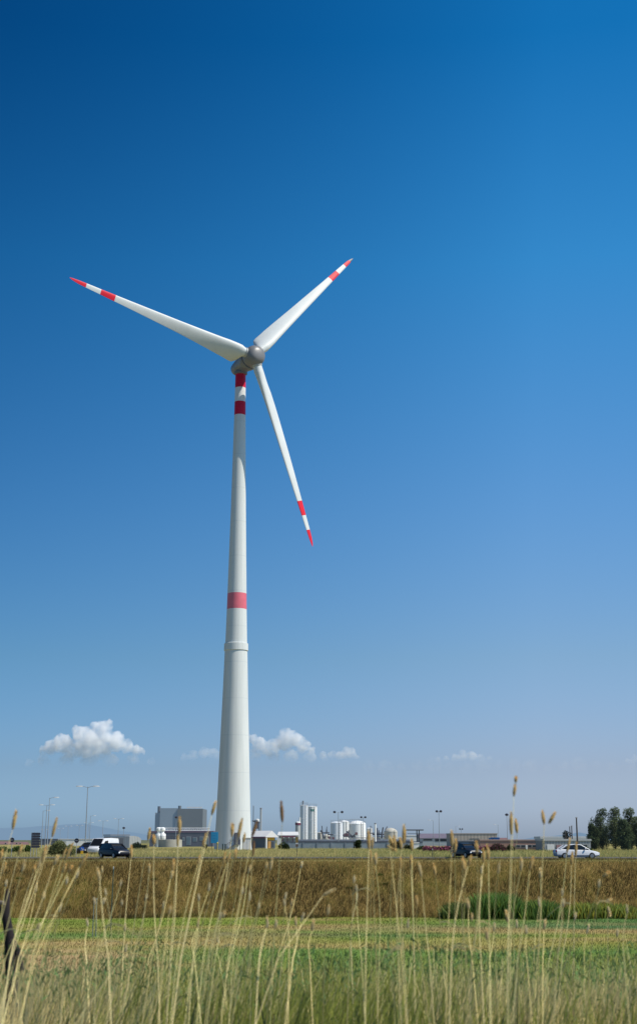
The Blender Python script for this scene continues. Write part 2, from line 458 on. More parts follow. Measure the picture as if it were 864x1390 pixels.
# blades
RB = 42.37
SPAN = [.045, .061, .082, .10, .12, .15, .19, .25, .33, .42, .52, .62, .70, .765, .84, .915, .955, .985, 1.0]
CH =   [1.95, 2.0, 3.7, 4.25, 4.2, 4.0, 3.75, 3.4, 3.0, 2.6, 2.25, 1.9, 1.62, 1.42, 1.18, .95, .78, .45, .12]
TC =   [1.0, .97, .52, .42, .38, .35, .32, .28, .25, .22, .20, .19, .18, .18, .17, .16, .16, .16, .16]
TW =   [40, 40, 40, 38, 35, 32, 28, 24, 20, 16, 13, 10, 8, 7, 5, 4, 3, 2, 2]
XA =   [.5, .49, .34, .30, .30, .31, .30, .30, .30, .30, .30, .30, .30, .30, .30, .30, .30, .30, .3]   # pitch axis from the leading edge
def airfoil(n=28):
    P = []
    for i in range(n):
        a = 2 * math.pi * i / n
        xx = .5 * (1 + math.cos(a))             # 1 = trailing edge .. 0 = leading edge
        yt = 5 * (.2969 * math.sqrt(max(xx, 0)) - .126 * xx - .3516 * xx ** 2 + .2843 * xx ** 3 - .1015 * xx ** 4)
        s = 1 if a <= math.pi else -1
        P.append((xx, s * yt, .5 + .5 * math.cos(a), .5 * math.sin(a)))
    return P
AF = airfoil()
def blade_rings(a, f0, f1):
    e = UU * math.cos(a) + RR * math.sin(a)
    t = -UU * math.sin(a) + RR * math.cos(a)      # clockwise seen from the front: towards the leading edge
    cone = R(-1.4)
    fs = [f0] + [s for s in SPAN if f0 < s < f1] + [f1]
    rings = []
    for f in fs:
        c, tk, tw, xa = (float(np.interp(f, SPAN, q)) for q in (CH, TC, TW, XA))
        b_ = R(tw)
        le = t * math.cos(b_) + N * math.sin(b_)
        th = N * math.cos(b_) - t * math.sin(b_)
        o = HUB + (e * math.cos(cone) + N * math.sin(cone)) * RB * f
        circ = min(1, max(0, (tk - .4) / .6))
        ring = []
        for xx, yt, cx, cy in AF:
            X = xx * (1 - circ) + cx * circ
            Y_ = yt * tk * (1 - circ) + cy * tk * circ
            ring.append(o + le * (xa - X) * c - th * Y_ * c)
        rings.append(ring)
    return rings
A0 = R(42.19)
for k in range(3):
    a = A0 + k * 2 * math.pi / 3
    bl = MB().loft(blade_rings(a, .045, .765)).build('blade', blade_w, turb, smooth=50)
    MB().loft(blade_rings(a, .765, .84)).build('red_stripe', red_blade, bl, smooth=50)
    MB().loft(blade_rings(a, .84, .915)).build('white_stripe', blade_w, bl, smooth=50)
    end = .968 if k == 0 else 1.0
    MB().loft(blade_rings(a, .915, end)).build('red_tip', red_blade, bl, smooth=50)
    if k == 0:
        MB().loft(blade_rings(a, .968, 1.0)).build('black_tip', steel_d, bl, smooth=50)
    e = UU * math.cos(a) + RR * math.sin(a)
    p = [HUB + e * q for q in (1.2, 1.95, 2.05, 2.35, 2.4)]
    MB().tube(p, [1.12, 1.12, 1.06, 1.06, 1.0], 28).build('root_collar', collar_m, turb, smooth=40)

# ================================================================ generic buildings
glass_d = mat('window_glass_dark', (.035, .045, .06), .15, .2, 1, spec=.6)
white_w = mat('white_render', (.74, .73, .70), .8, .14, .5, streak=1, haze=.08)
def building(name, label, cat, x0, x1, ytop, D, depth, wallm, roofm=None, roof='flat', rz=0.0, windows=(), winmat=None, doors=(), doormat=None, roof_h=.35, over=.25, ribs=None, ridge=1.6, group=None, extra=None):
    xa, xb = fx(x0, D), fx(x1, D)
    W = abs(xb - xa); H = fz(ytop, D)
    r = empty(name, ((xa + xb) / 2, D + depth / 2, 0), rz, label, cat, group)
    h = H - (roof_h if roof == 'flat' else ridge)
    MB().box((0, 0, h / 2 - .1), (W, depth, h + .2)).build('wall', wallm, r)
    if roof == 'flat':
        MB().box((0, 0, h + roof_h / 2), (W + over, depth + over, roof_h)).build('roof', roofm or wallm, r, bevel=.04)
    elif roof == 'gable_x':   # ridge along x
        d2 = depth / 2 + over
        MB().loft([[(s * (W / 2 + over), -d2, h - .05), (s * (W / 2 + over), -d2, h + .1), (s * (W / 2 + over), 0, H), (s * (W / 2 + over), d2, h + .1), (s * (W / 2 + over), d2, h - .05)] for s in (-1, 1)]).build('roof', roofm or wallm, r)
    elif roof == 'gable_y':
        w2 = W / 2 + over
        MB().loft([[(-w2, s * (depth / 2 + over), h - .05), (-w2, s * (depth / 2 + over), h + .1), (0, s * (depth / 2 + over), H), (w2, s * (depth / 2 + over), h + .1), (w2, s * (depth / 2 + over), h - .05)] for s in (-1, 1)]).build('roof', roofm or wallm, r)
    cxw = (xa + xb) / 2
    for (a0, a1, t, bt) in windows:
        X0, X1, Z1, Z0 = fx(a0, D) - cxw, fx(a1, D) - cxw, fz(t, D), fz(bt, D)
        wf = MB().box(((X0 + X1) / 2, -depth / 2 - .02, (Z0 + Z1) / 2), (X1 - X0 + .12, .10, Z1 - Z0 + .12)).build('window', mat('window_frame', (.45, .44, .42), .6, .1, 1, haze=.05), r)
        MB().box(((X0 + X1) / 2, -depth / 2 - .075, (Z0 + Z1) / 2), (X1 - X0, .03, Z1 - Z0)).build('pane', winmat or glass_d, wf)
    for (a0, a1, t, bt) in doors:
        X0, X1, Z1, Z0 = fx(a0, D) - cxw, fx(a1, D) - cxw, fz(t, D), max(.02, fz(bt, D))
        MB().box(((X0 + X1) / 2, -depth / 2 - .03, (Z0 + Z1) / 2), (X1 - X0, .12, Z1 - Z0)).build('door', doormat or white_w, r, bevel=.03)
    return r, W, H

# large grey silo block
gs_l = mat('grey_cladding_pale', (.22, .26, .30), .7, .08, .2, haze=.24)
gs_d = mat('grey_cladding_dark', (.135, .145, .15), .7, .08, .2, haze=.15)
D = 500
big = empty('factory_block', (fx(241, D), D, 0), 0, 'large windowless grey factory block with two shades of cladding and a stub chimney', 'factory building')
bx = lambda p: fx(p, D) - fx(241, D)
H1 = fz(1097, D)
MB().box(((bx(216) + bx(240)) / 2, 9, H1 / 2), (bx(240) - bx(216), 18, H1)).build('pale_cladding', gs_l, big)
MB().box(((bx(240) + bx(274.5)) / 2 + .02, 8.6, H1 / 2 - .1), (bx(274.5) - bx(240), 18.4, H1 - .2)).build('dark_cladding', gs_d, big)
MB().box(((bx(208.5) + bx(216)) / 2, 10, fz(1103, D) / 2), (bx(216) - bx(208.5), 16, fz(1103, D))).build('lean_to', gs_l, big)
MB().tube([(bx(212), 6, 6), (bx(212), 6, fz(1094, D))], .55, 14).build('chimney', mat('chimney_dark', (.12, .12, .13), .7, .2, 1, haze=.15), big, smooth=40)
pp = MB()
pp.tube([(bx(242), 2, H1 - .5), (bx(242), 2, H1 + .9)], .6, 10)
pp.build('roof_vent', gs_d, big)
rl = MB()
rl.box(((bx(252) + bx(273)) / 2, 1.2, H1 + .25), (bx(273) - bx(252), .3, .5)); rl.build('parapet', white_w, big)

# dark works building under it
wd = mat('works_dark_wall', (.075, .075, .095), .8, .25, .3, haze=.10)
wroof = mat('works_maroon_roof', (.11, .06, .085), .8, .2, .4, haze=.1)
wk, W_, H_ = building('works_building', 'dark low works building with maroon roof edge below the grey block', 'factory building', 203, 289, 1128, 400, 14, wd, wroof, roof_h=.5,
    windows=[(247.5, 250, 1137, 1141), (253, 258.5, 1136, 1147), (262, 267, 1137, 1142), (271, 276, 1136, 1141), (279.5, 283, 1136, 1146)], winmat=mat('works_glass', (.10, .14, .17), .3, .2, 1, haze=.1))
tb = MB()
dx = lambda p: fx(p, 400) - wk.location.x
zb, zt = H_, fz(1124.2, 400)
for k in range(12):
    a, c = dx(222) + (dx(284) - dx(222)) * k / 12, dx(222) + (dx(284) - dx(222)) * (k + 1) / 12
    tb.tube([(a, -5.5, zb), ((a + c) / 2, -5.5, zt)], .09, 6); tb.tube([((a + c) / 2, -5.5, zt), (c, -5.5, zb)], .09, 6)
tb.tube([(dx(222), -5.5, zt), (dx(284), -5.5, zt)], .14, 6)
tb.tube([(dx(222), -5.5, zb + .15), (dx(284), -5.5, zb + .15)], .14, 6)
tb.build('roof_truss', white_w, wk)
# red panel on its wall
MB().box((dx(196 + 13), -7.06, fz(1139, 400)), (.9, .1, 1.0)).build('red_panel', mat('red_panel', (.35, .03, .03), .6, .2, 1), wk)

# twin white vent vessels
tw_w = mat('tank_white', (.90, .885, .85), .5, .03, .5, streak=1, haze=.06)
def vent_vessel(px, lab):
    D = 385
    r = empty('vent_vessel', (fx(px, D), D, 0), 0, lab, 'tank', 'white ribbed vent vessels in front of the works')
    m = mpp(D)
    H = fz(1123, D)
    MB().lathe([(.75, 0), (.75, H * .35), (.95, H * .4), (.95, H * .62), (.8, H * .68)], 18).build('body', tw_w, r, smooth=40)
    MB().lathe([(.5, H * .68), (.5, H * .8)], 14).build('neck', tw_w, r, smooth=40)
    MB().lathe([(.55, H * .8), (.78, H * .84), (.78, H * .95), (.4, H)], 16).build('cap', tw_w, r, smooth=40)
vent_vessel(215.2, 'white ribbed vent vessel nearer the chimney, one of a pair')
vent_vessel(220.2, 'white ribbed vent vessel nearer the turbine, one of a pair')
D = 370
rt = empty('round_basin', (fx(231, D), D, 0), 0, 'low round beige concrete basin in front of the dark works building', 'tank')
m = mpp(D); rad = 16 * m
MB().lathe([(rad, 0), (rad, fz(1140, D)), (rad - .3, fz(1139.6, D)), (rad - .35, fz(1141, D))], 48).build('basin_wall', mat('beige_concrete', (.40, .37, .30), .85, .2, .5, haze=.07), rt, smooth=40)
rr = MB()
for k in range(28):
    a = 2 * math.pi * k / 28; rr.tube([(rad * .98 * math.cos(a), rad * .98 * math.sin(a), fz(1140, D)), (rad * .98 * math.cos(a), rad * .98 * math.sin(a), fz(1140, D) + .9)], .03, 5)
rr.lathe([(rad * .98 - .03, fz(1140, D) + .86), (rad * .98 + .03, fz(1140, D) + .9)], 28, caps=False)
rr.build('railing', steel_d, rt)

# grey shed
sh_w = mat('shed_blue_grey', (.105, .125, .15), .7, .15, .4, haze=.1, ribs=.8)
sh_g = mat('shed_pale_gable', (.42, .43, .42), .7, .12, .4, haze=.08, ribs=.8)
D = 330
shed = empty('shed', (fx(169, D), D, 0), R(24), 'blue-grey shed with a pale gable end and flat roof edge', 'shed')
hs_ = fz(1133.5, D)
MB().box((-2.0, 0, hs_ / 2 - .15), (4.6, 6, hs_ - .3)).build('side_wall', sh_w, shed)
MB().prism([(.31, 0), (3.2, 0), (3.2, hs_ - .9), (2.6, hs_ - .45), (1.6, hs_ - .2), (.31, hs_ - .32)], -3.02, 3).build('gable_end', sh_g, shed)
MB().box((-2.0, 0, hs_ - .02), (4.8, 6.3, .24)).build('roof', mat('shed_roof', (.16, .15, .16), .8, .2, .5, haze=.1), shed)
MB().box((-2.2, -3.04, 1.2), (2.2, .1, 2.2)).build('door', mat('shed_door', (.06, .065, .08), .6, .2, 1, haze=.06), shed)

building('long_warehouse', 'long pale single-storey warehouse behind the street lamps and dark bush', 'warehouse', 79, 146, 1138.6, 460, 14, white_w, mat('pale_roof', (.5, .5, .5), .8, .15, .5, haze=.1), roof_h=.3, windows=[(118, 124, 1143, 1146)])
building('white_kiosk_tower', 'small white cube building with a blue edge behind the white van', 'building', 149, 155.5, 1135.5, 400, 5, white_w, roof_h=.25)
building('dark_hall', 'dark flat-roofed hall behind the bush beside the direction signs', 'building', 55, 81, 1138.5, 520, 12, wd, roof_h=.4, windows=[(70, 78, 1141.5, 1143)])
for i, (a, c, t, lab) in enumerate([(18, 34, 1143, 'low maroon-roofed house far off beyond the green hedge'), (-24, 14, 1142.2, 'low pale house with reddish roof at the far edge of the plain')]):
    building('house', lab, 'house', a, c, t, 560, 9, white_w if i else wd, mat('tile_red_far', (.20, .085, .07), .85, .2, .6, haze=.15), roof='gable_x', ridge=1.2, windows=[(a + 4, a + 6, 1144.2, 1145.6), (c - 7, c - 5, 1144.2, 1145.6)])

# petrol station like gabled shed beside the turbine
st_roof = mat('station_white_roof', (.66, .64, .62), .6, .08, .5, haze=.05)
st_wall = mat('station_blue_grey_wall', (.075, .10, .125), .7, .15, .5, haze=.06, ribs=1.2)
maroon = mat('maroon_trim', (.17, .03, .06), .6, .15, .5, haze=.05)
D = 300
stn = empty('gabled_pavilion', (fx(366, D), D, 0), R(-38), 'white-roofed gabled pavilion with maroon trim and a yellow gable, beside the turbine foot', 'pavilion')
eave, rg = fz(1136.5, D), fz(1127.6, D)
ln, wd_ = 12.0, 4.2
MB().box((-ln / 2, 0, eave / 2 - .1), (ln, wd_ - .6, eave)).build('wall', st_wall, stn)
MB().loft([[(x_, -wd_ / 2, eave), (x_, -wd_ / 2, eave + .14), (x_, 0, rg), (x_, wd_ / 2, eave + .14), (x_, wd_ / 2, eave)] for x_ in (-ln - .3, .6)]).build('roof', st_roof, stn)
MB().box((-ln / 2 + .15, -wd_ / 2 - .06, eave - .08), (ln + .7, .10, .26)).build('fascia', maroon, stn)
MB().box((.35, -1.65, eave / 2), (.28, .28, eave - .02)).build('corner_post', white_w, stn)
MB().box((.08, .15, eave - .32), (.10, 2.6, .62)).build('yellow_sign', mat('yellow_panel', (.72, .40, .02), .5, .1, 1), stn)
MB().box((.06, -.25, .85), (.10, 1.0, 1.5)).build('door', mat('orange_door', (.36, .20, .06), .6, .2, 1), stn)
MB().box((.05, .9, .75), (.08, .9, 1.4)).build('window', glass_d, stn)
D = 420
cn = empty('canopy', (fx(391, D), D, 0), 0, 'white low-pitched canopy on maroon posts behind the yellow-gabled pavilion', 'canopy')
MB().loft([[(s * 3.2, -3, fz(1134.5, D)), (s * 3.2, -3, fz(1133.5, D)), (s * 3.0, 0, fz(1129, D)), (s * 3.2, 3, fz(1133.5, D)), (s * 3.2, 3, fz(1134.5, D))] for s in (-1, 1)]).build('roof', st_roof, cn)
MB().box((0, -3.08, fz(1135.6, D)), (4.6, .12, .4)).build('fascia', maroon, cn)
for s in (-1.6, -.2, 1.4): MB().box((s, -2.4, fz(1134.5, D) / 2), (.25, .25, fz(1134.5, D))).build('post', maroon, cn)
MB().box((.4, 1, 1.2), (5.2, .3, 2.4)).build('back_wall', mat('canopy_back', (.33, .36, .38), .8, .2, .5, haze=.08), cn)

# transformer cabinet and blue board by the turbine
D = 261
tcab = empty('transformer_cabinet', (fx(335, D), D, 0), R(4), 'white transformer cabinet standing against the turbine foot', 'cabinet')
cw, chh = 11.6 * mpp(D), fz(1138, D)
MB().box((0, 0, chh / 2), (cw, 2.0, chh)).build('body', mat('cabinet_white', (.70, .69, .67), .6, .08, 1), tcab, bevel=.04)
MB().box((0, 0, chh + .06), (cw + .16, 2.2, .12)).build('roof', mat('cabinet_roof', (.5, .5, .5), .7, .1, 1), tcab)
for s in (-1, 1): MB().box((s * cw * .24, -1.02, chh * .48), (cw * .42, .05, chh * .8)).build('door', mat('cabinet_door', (.64, .63, .62), .6, .08, 1), tcab)
D = 250
bb = empty('information_board', (fx(291, D), D, 0), R(-6), 'bright blue information board on two posts at the turbine foot', 'sign')
bw = 10 * mpp(D); z0, z1 = fz(1144.5, D), fz(1129.5, D)
blue_b = mat('board_blue', (.02, .26, .50), .5, .08, 1.0)
MB().box((0, 0, (z0 + z1) / 2), (bw, .08, z1 - z0)).build('panel', blue_b, bb, bevel=.02)
for s in (-1, 1): MB().tube([(s * bw * .36, .08, 0), (s * bw * .36, .08, z1 - .1)], .04).build('post', steel_d, bb)
ln_ = MB()
for k in range(4): ln_.box((-.1 + .05 * (k % 2), -.05, z1 - .45 - k * .28), (bw * (.62 - .1 * (k % 2)), .02, .06))
ln_.build('text_lines', mat('board_pale', (.10, .36, .56), .5, .026, 1), bb)
D = 235
yp = empty('gas_marker_post', (fx(295.2, D), D, 0), 0, 'thin yellow marker post with a yellow cap beside the blue board', 'post')
ymat = mat('yellow_paint', (.62, .47, .06), .5, .1, 1)
MB().tube([(0, 0, 0), (0, 0, fz(1144.5, D))], .05).build('pole', ymat, yp)
MB().lathe([(.13, 0), (.14, .16), (.02, .3)], 12, (0, 0, fz(1145.3, D))).build('cap', ymat, yp)
for px, lab in ((302.4, 'dark green bollard nearer the blue board by the turbine foot'), (305.8, 'dark green bollard nearer the turbine door and stair')):
    r = empty('bollard', (fx(px, D), D, 0), 0, lab, 'bollard', 'bollards at the turbine foot')
    gm = mat('bollard_green', (.02, .045, .045), .6, .2, 2)
    MB().lathe([(.10, 0), (.10, fz(1145.5, D) - .15)], 12).build('shaft', gm, r, smooth=40)
    MB().lathe([(.12, 0), (.12, .1), (.03, .17)], 12, (0, 0, fz(1145.5, D) - .16)).build('cap', gm, r, smooth=40)

# ---- chimneys, vessels, silos, tanks
def stack(px, top, D, w, lab, m, cat='chimney', lad=False):
    r = empty('chimney_stack', (fx(px, D), D, 0), 0, lab, cat)
    ra = w * mpp(D) / 2; H = fz(top, D)
    MB().lathe([(ra * 1.1, 0), (ra, H * .3), (ra, H)], 16).build('shaft', m, r, smooth=40)
    MB().lathe([(ra * 1.18, H - .35), (ra * 1.18, H - .05), (ra * .8, H + .02)], 16).build('rim', mat('stack_rim', (.25, .25, .26), .6, .2, 1, haze=.1), r, smooth=40)
    return r
gal = mat('galvanised', (.36, .37, .38), .45, .12, 1, metal=.35, haze=.06)
stack(353.6, 1096.5, 380, 2.6, 'tall slim pale grey chimney beside the gabled pavilion', mat('stack_pale', (.36, .37, .38), .6, .15, .6, haze=.1))
stack(343.3, 1093.5, 430, 1.0, 'very thin dark flue pipe rising just beside the turbine tower', mat('stack_dark', (.10, .10, .11), .6, .2, .6, haze=.1))
stack(509.2, 1117, 430, 2.4, 'short white chimney stack standing before the domed tank', tw_w)
# dark duct structure beside slim chimney
D = 385
du = empty('duct_frame', (fx(348, D), D, 0), 0, 'dark steel duct frame linking the slim chimney and the works', 'pipework')
f_ = MB()
for px in (345.5, 350.8): f_.tube([(fx(px, D) - fx(348, D), 0, 0), (fx(px, D) - fx(348, D), 0, fz(1113, D))], .12, 6)
f_.tube([(fx(342, D) - fx(348, D), 0, fz(1114, D)), (fx(352, D) - fx(348, D), 0, fz(1117, D))], .2, 8)
f_.build('frame', wd, du)
MB().box((fx(349, D) - fx(348, D), 0, fz(1120, D)), (1.0, 1.4, 2.0)).build('duct_box', wd, du)
MB().lathe([(.3, 0), (.55, .2), (.55, .8), (.2, 1.0)], 12, (fx(349, D) - fx(348, D), 0, fz(1116.5, D))).build('fan_housing', white_w, du, smooth=40)

D = 440
vs = empty('process_vessel', (fx(404, D), D, 0), 0, 'grey-white upright vessel with a maroon band beside the twin silos', 'tank')
ra = 3.4 * mpp(D)
MB().lathe([(ra, 0), (ra, fz(1120, D))], 24).build('shell', mat('vessel_grey', (.45, .45, .43), .6, .15, .6, haze=.08), vs, smooth=40)
MB().lathe([(ra * 1.12, fz(1120, D)), (ra * 1.12, fz(1117, D))], 24).build('maroon_band', maroon, vs, smooth=40)
MB().lathe([(ra * 1.12, fz(1117, D)), (ra, fz(1115.4, D)), (.1, fz(1114.8, D))], 24).build('lid', tw_w, vs, smooth=40)
MB().tube([(.6, -.3, fz(1116, D)), (.6, -.3, fz(1109.5, D))], .22, 8).build('vent_pipe', tw_w, vs)

def tank(name, px, w, top, D, lab, m=tw_w, dome=.16, cat='tank', group=None, bands=1, rail=True, ladder=True):
    r = empty(name, (fx(px, D), D, 0), 0, lab, cat, group)
    ra = w * mpp(D) / 2; H = fz(top, D); hd = ra * 2 * dome
    rb = MB().lathe([(ra, -.1), (ra, H - hd)], 40)
    MB().lathe([(ra + .02, H - hd - .12), (ra + .05, H - hd), (ra * .85, H - hd * .55), (ra * .5, H - hd * .15), (.05, H)], 40).build('dome', m, r, smooth=50)
    for k in range(1, bands + 1):
        z = (H - hd) * k / (bands + 1); rb.lathe([(ra + .01, z - .05), (ra + .05, z), (ra + .01, z + .05)], 40, caps=False)
    rb.build('shell', m, r, smooth=40)
    if rail:
        q = MB(); n = 18
        for k in range(n):
            a = 2 * math.pi * k / n; q.tube([(ra * .97 * math.cos(a), ra * .97 * math.sin(a), H - hd), (ra * .97 * math.cos(a), ra * .97 * math.sin(a), H - hd + .9)], .03, 4)
        q.lathe([(ra * .97 - .03, H - hd + .9), (ra * .97 + .03, H - hd + .93)], 24, caps=False)
        q.build('railing', gal, r)
    if ladder:
        a = R(-60); q = MB()
        for s in (-.25, .25):
            q.tube([((ra + .18) * math.cos(a) + s, (ra + .18) * math.sin(a), 0), ((ra + .18) * math.cos(a) + s, (ra + .18) * math.sin(a), H - hd + .6)], .04, 5)
        for k in range(int(H / .5)): q.box(((ra + .18) * math.cos(a), (ra + .18) * math.sin(a), .3 + k * .5), (.5, .05, .05))
        q.build('ladder', steel_d, r)
    return r
silo_pale = mat('silo_pale_tank_shade', (.80, .81, .82), .5, .03, .5, streak=1, haze=.1)  # duller, cooler white; on the first storage tank it paints in the shaded look
s1 = tank('silo', 412.2, 10.5, 1092.5, 455, 'tall pale silo with a small pipe on top, farther of the twin silos', silo_pale, dome=.08, cat='silo', group='twin tall silos', bands=2)
MB().tube([(-.3, -.3, fz(1093, 455)), (-.3, -.3, fz(1087, 455))], .3, 10).build('vent_pipe', mat('vent_grey', (.22, .23, .25), .6, .2, 1, haze=.1), s1)
s2 = tank('silo', 423.8, 12.3, 1094, 445, 'tall bright white silo with a green mark, nearer of the twin silos', tw_w, dome=.1, cat='silo', group='twin tall silos', bands=2)
gm = MB()
rs = 12.3 * mpp(445) / 2 + .025
P_ = []
for k in range(7):
    a = R(-118 + k * 9); P_.append([(rs * math.cos(a), rs * math.sin(a), fz(1101.5, 445)), (rs * math.cos(a), rs * math.sin(a), fz(1098.5, 445))])
gm.loft(P_, caps=False, closed=False); gm.build('green_mark', mat('green_mark', (.12, .28, .22), .6, .1, 1, haze=.1), s2)
tank('tank', 433.6, 6, 1129.6, 435, 'small cream tank at the foot of the twin silos', mat('tank_cream', (.60, .56, .48), .6, .1, .6, haze=.08), rail=False)
tank('tank', 442.8, 9, 1132, 450, 'squat cream domed tank between the silos and round tanks', mat('tank_cream', (.6, .56, .48)), dome=.3, rail=False, ladder=False)
tank('storage_tank', 467, 13, 1113.5, 470, 'bright round storage tank tucked behind the shaded first tank', tw_w, dome=.18, group='white round storage tanks')
tank('storage_tank', 456.5, 16.5, 1115, 440, 'wide white storage tank nearest the twin silos with shade in its wall colour', silo_pale, dome=.14, group='white round storage tanks')
tank('storage_tank', 484.8, 23, 1113.8, 450, 'widest white storage tank of the row with a domed top and pipes', tw_w, dome=.2, group='white round storage tanks')
tank('storage_tank', 501.3, 7.5, 1123.5, 440, 'narrow short white tank at the end of the storage tank row', tw_w, dome=.16, group='white round storage tanks', rail=False)
tank('domed_tank', 530, 18.5, 1123.6, 445, 'beige domed tank standing apart beyond the short white chimney', mat('tank_beige', (.50, .46, .38), .6, .12, .6, haze=.08), dome=.3, rail=False)
# pipe rack with dark pipes
D = 432
pr = empty('pipe_rack', (fx(480, D), D, 0), 0, 'dark pipe rack running in front of the white storage tanks', 'pipework')
X = lambda p: fx(p, D) - fx(480, D)
posts, pipes = MB(), MB()
for p in range(400, 556, 6):
    posts.tube([(X(p), 0, 0), (X(p), 0, fz(1139.5 + rnd.uniform(-.4, .4), D))], .07, 5)
posts.build('support_posts', steel_d, pr)
for y_, r_ in ((1140, .14), (1141.4, .2), (1142.7, .14)):
    pipes.tube([(X(400), -.25, fz(y_, D)), (X(556), -.25, fz(y_, D))], r_, 8)
pipes.build('long_pipes', mat('pipe_grey', (.16, .17, .21), .6, .2, .8, haze=.1), pr)
kn = MB()
for p0, p1, y0, y1 in ((465, 473, 1134, 1129), (470, 478, 1128, 1135), (473, 473.1, 1138, 1127), (466, 482, 1135, 1135), (477, 484, 1137, 1130), (505, 520, 1130.6, 1130.6), (505, 521, 1132.6, 1132.6), (512, 512.1, 1138, 1124), (517, 520, 1138, 1123), (523, 526, 1126, 1122), (435, 440, 1127, 1138), (438, 436.6, 1138, 1121), (441, 443.5, 1138, 1122), (443, 445, 1124, 1138), (445, 452, 1133, 1133), (436, 447, 1130.5, 1130.5), (475, 500, 1137.4, 1137.4), (498, 507, 1131, 1131), (503, 503.1, 1138, 1121), (514, 514.1, 1138, 1127), (508, 524, 1136, 1136), (519, 519.1, 1138, 1125)):
    kn.tube([(X(p0), rnd.uniform(.6, 1.6), fz(y0, D)), (X(p1), rnd.uniform(.6, 1.6), fz(y1, D))], rnd.uniform(.10, .24), 7)
kn.build('riser_pipes', mat('pipe_dark', (.075, .07, .085), .6, .2, .8, haze=.08), pr)
vb = MB()
for p, y0 in ((468.5, 1133), (471, 1133), (483.5, 1131.5), (447, 1137), (452, 1138)): vb.box((X(p), .9, fz(y0, D)), (.8, .8, .8))
vb.build('valve_boxes', mat('valve_maroon', (.2, .09, .09), .6, .2, 1, haze=.08), pr)
# roof railings of tanks' catwalk
cat_ = MB()
for p in range(476, 494, 3): cat_.tube([(X(p), 8, fz(1114.5, D)), (X(p), 8, fz(1111.5, D))], .05, 4)
cat_.tube([(X(475), 8, fz(1111.5, D)), (X(493), 8, fz(1111.5, D))], .06, 4); cat_.build('catwalk', gal, pr)

building('long_pipe_hall', 'long low cream hall glimpsed behind the feet of the storage tanks', 'warehouse', 436, 548, 1136.2, 520, 10, white_w, roof_h=.4, windows=[(441, 446, 1138.5, 1140.5), (508, 516, 1138.5, 1140.5)])
building('pale_office', 'pale office block behind the white canopy and the marker post', 'building', 376, 403, 1132.5, 520, 9, white_w, roof_h=.3, windows=[(379, 384, 1135, 1137), (386, 391, 1135, 1137), (393, 398, 1135, 1137)])
# low boundary wall
D = 310
bwall = empty('boundary_wall', (fx(478, D), D, 0), 0, 'long low blue-grey boundary wall with a dark coping before the tanks', 'wall')
W_ = fx(574, D) - fx(384, D); h = fz(1143.6, D)
MB().box((0, 0, h / 2), (W_, .3, h)).build('wall', mat('wall_blue_grey', (.22, .26, .29), .85, .22, .6, haze=.06), bwall)
MB().box((0, 0, h + .11), (W_ + .1, .42, .22)).build('coping', mat('coping_dark', (.07, .07, .095), .8, .2, .6, haze=.06), bwall)
cp_ = MB()
for k in range(10): cp_.box((-W_ / 2 + W_ * (k + .5) / 10, -.2, h / 2), (.3, .18, h - .02))
cp_.build('piers', mat('pier_grey', (.20, .23, .26), .85, .2, .6, haze=.06), bwall)

# flat steel canopy
D = 350
gc = empty('steel_canopy', (fx(559, D), D, 0), 0, 'dark flat steel canopy on slender columns to the side of the domed tank', 'canopy')
X = lambda p: fx(p, D) - fx(559, D)
MB().box(((X(548) + X(574)) / 2, 0, fz(1126.7, D)), (X(574) - X(548), 4, .24)).build('roof', steel_d, gc)
MB().box(((X(548) + X(574)) / 2, -1.9, fz(1131.8, D)), (X(566) - X(548), .12, .12)).build('beam', steel_d, gc)
for p in (550, 565.5, 568.5): MB().tube([(X(p), 0, 0), (X(p), 0, fz(1127, D))], .13, 8).build('column', steel_d, gc)
building('white_cabin', 'small white cabin below the flat steel canopy', 'cabin', 561, 568, 1143.6, 300, 2.0, white_w, roof_h=.15)
tan = mat('tan_cladding', (.40, .335, .27), .8, .12, .3, haze=.1, ribs=.3)
mauve = mat('mauve_roof', (.16, .12, .15), .8, .15, .5, haze=.12)
pale_b = mat('pale_blue_wall', (.33, .36, .38), .8, .12, .4, haze=.1)
building('pale_hall', 'pale hall with a dark mauve roof beyond the pink hedge', 'warehouse', 570, 617, 1131.3, 460, 14, pale_b, mauve, roof='gable_x', ridge=1.6, windows=[(574, 586, 1139, 1141), (590, 608, 1139, 1142)])
building('white_shed', 'white low shed between the steel canopy and pale hall', 'shed', 548, 566, 1133.5, 480, 8, white_w, roof_h=.3)
building('tan_warehouse', 'long tan windowless warehouse with a flat top behind the parked blue container', 'warehouse', 612, 674.5, 1131, 430, 16, tan, mat('tan_coping', (.30, .25, .21), .8, .1, .4, haze=.1), roof_h=.3, windows=[(637, 650, 1138.2, 1138.9)])
building('blue_shed', 'dark blue-grey shed with ribbed front behind the dark hatchback', 'shed', 621.5, 652, 1141, 300, 6, mat('blue_ribbed', (.055, .075, .105), .7, .15, .5, haze=.05, ribs=2.0), mat('blue_shed_roof', (.12, .13, .16), .7, .15, .5, haze=.05), roof_h=.25)
building('white_annex', 'white little annex wall beside the dark blue shed', 'building', 652, 657, 1144, 300, 3, white_w, roof_h=.15)
brick = bpy.data.materials.new('terracotta_brick')
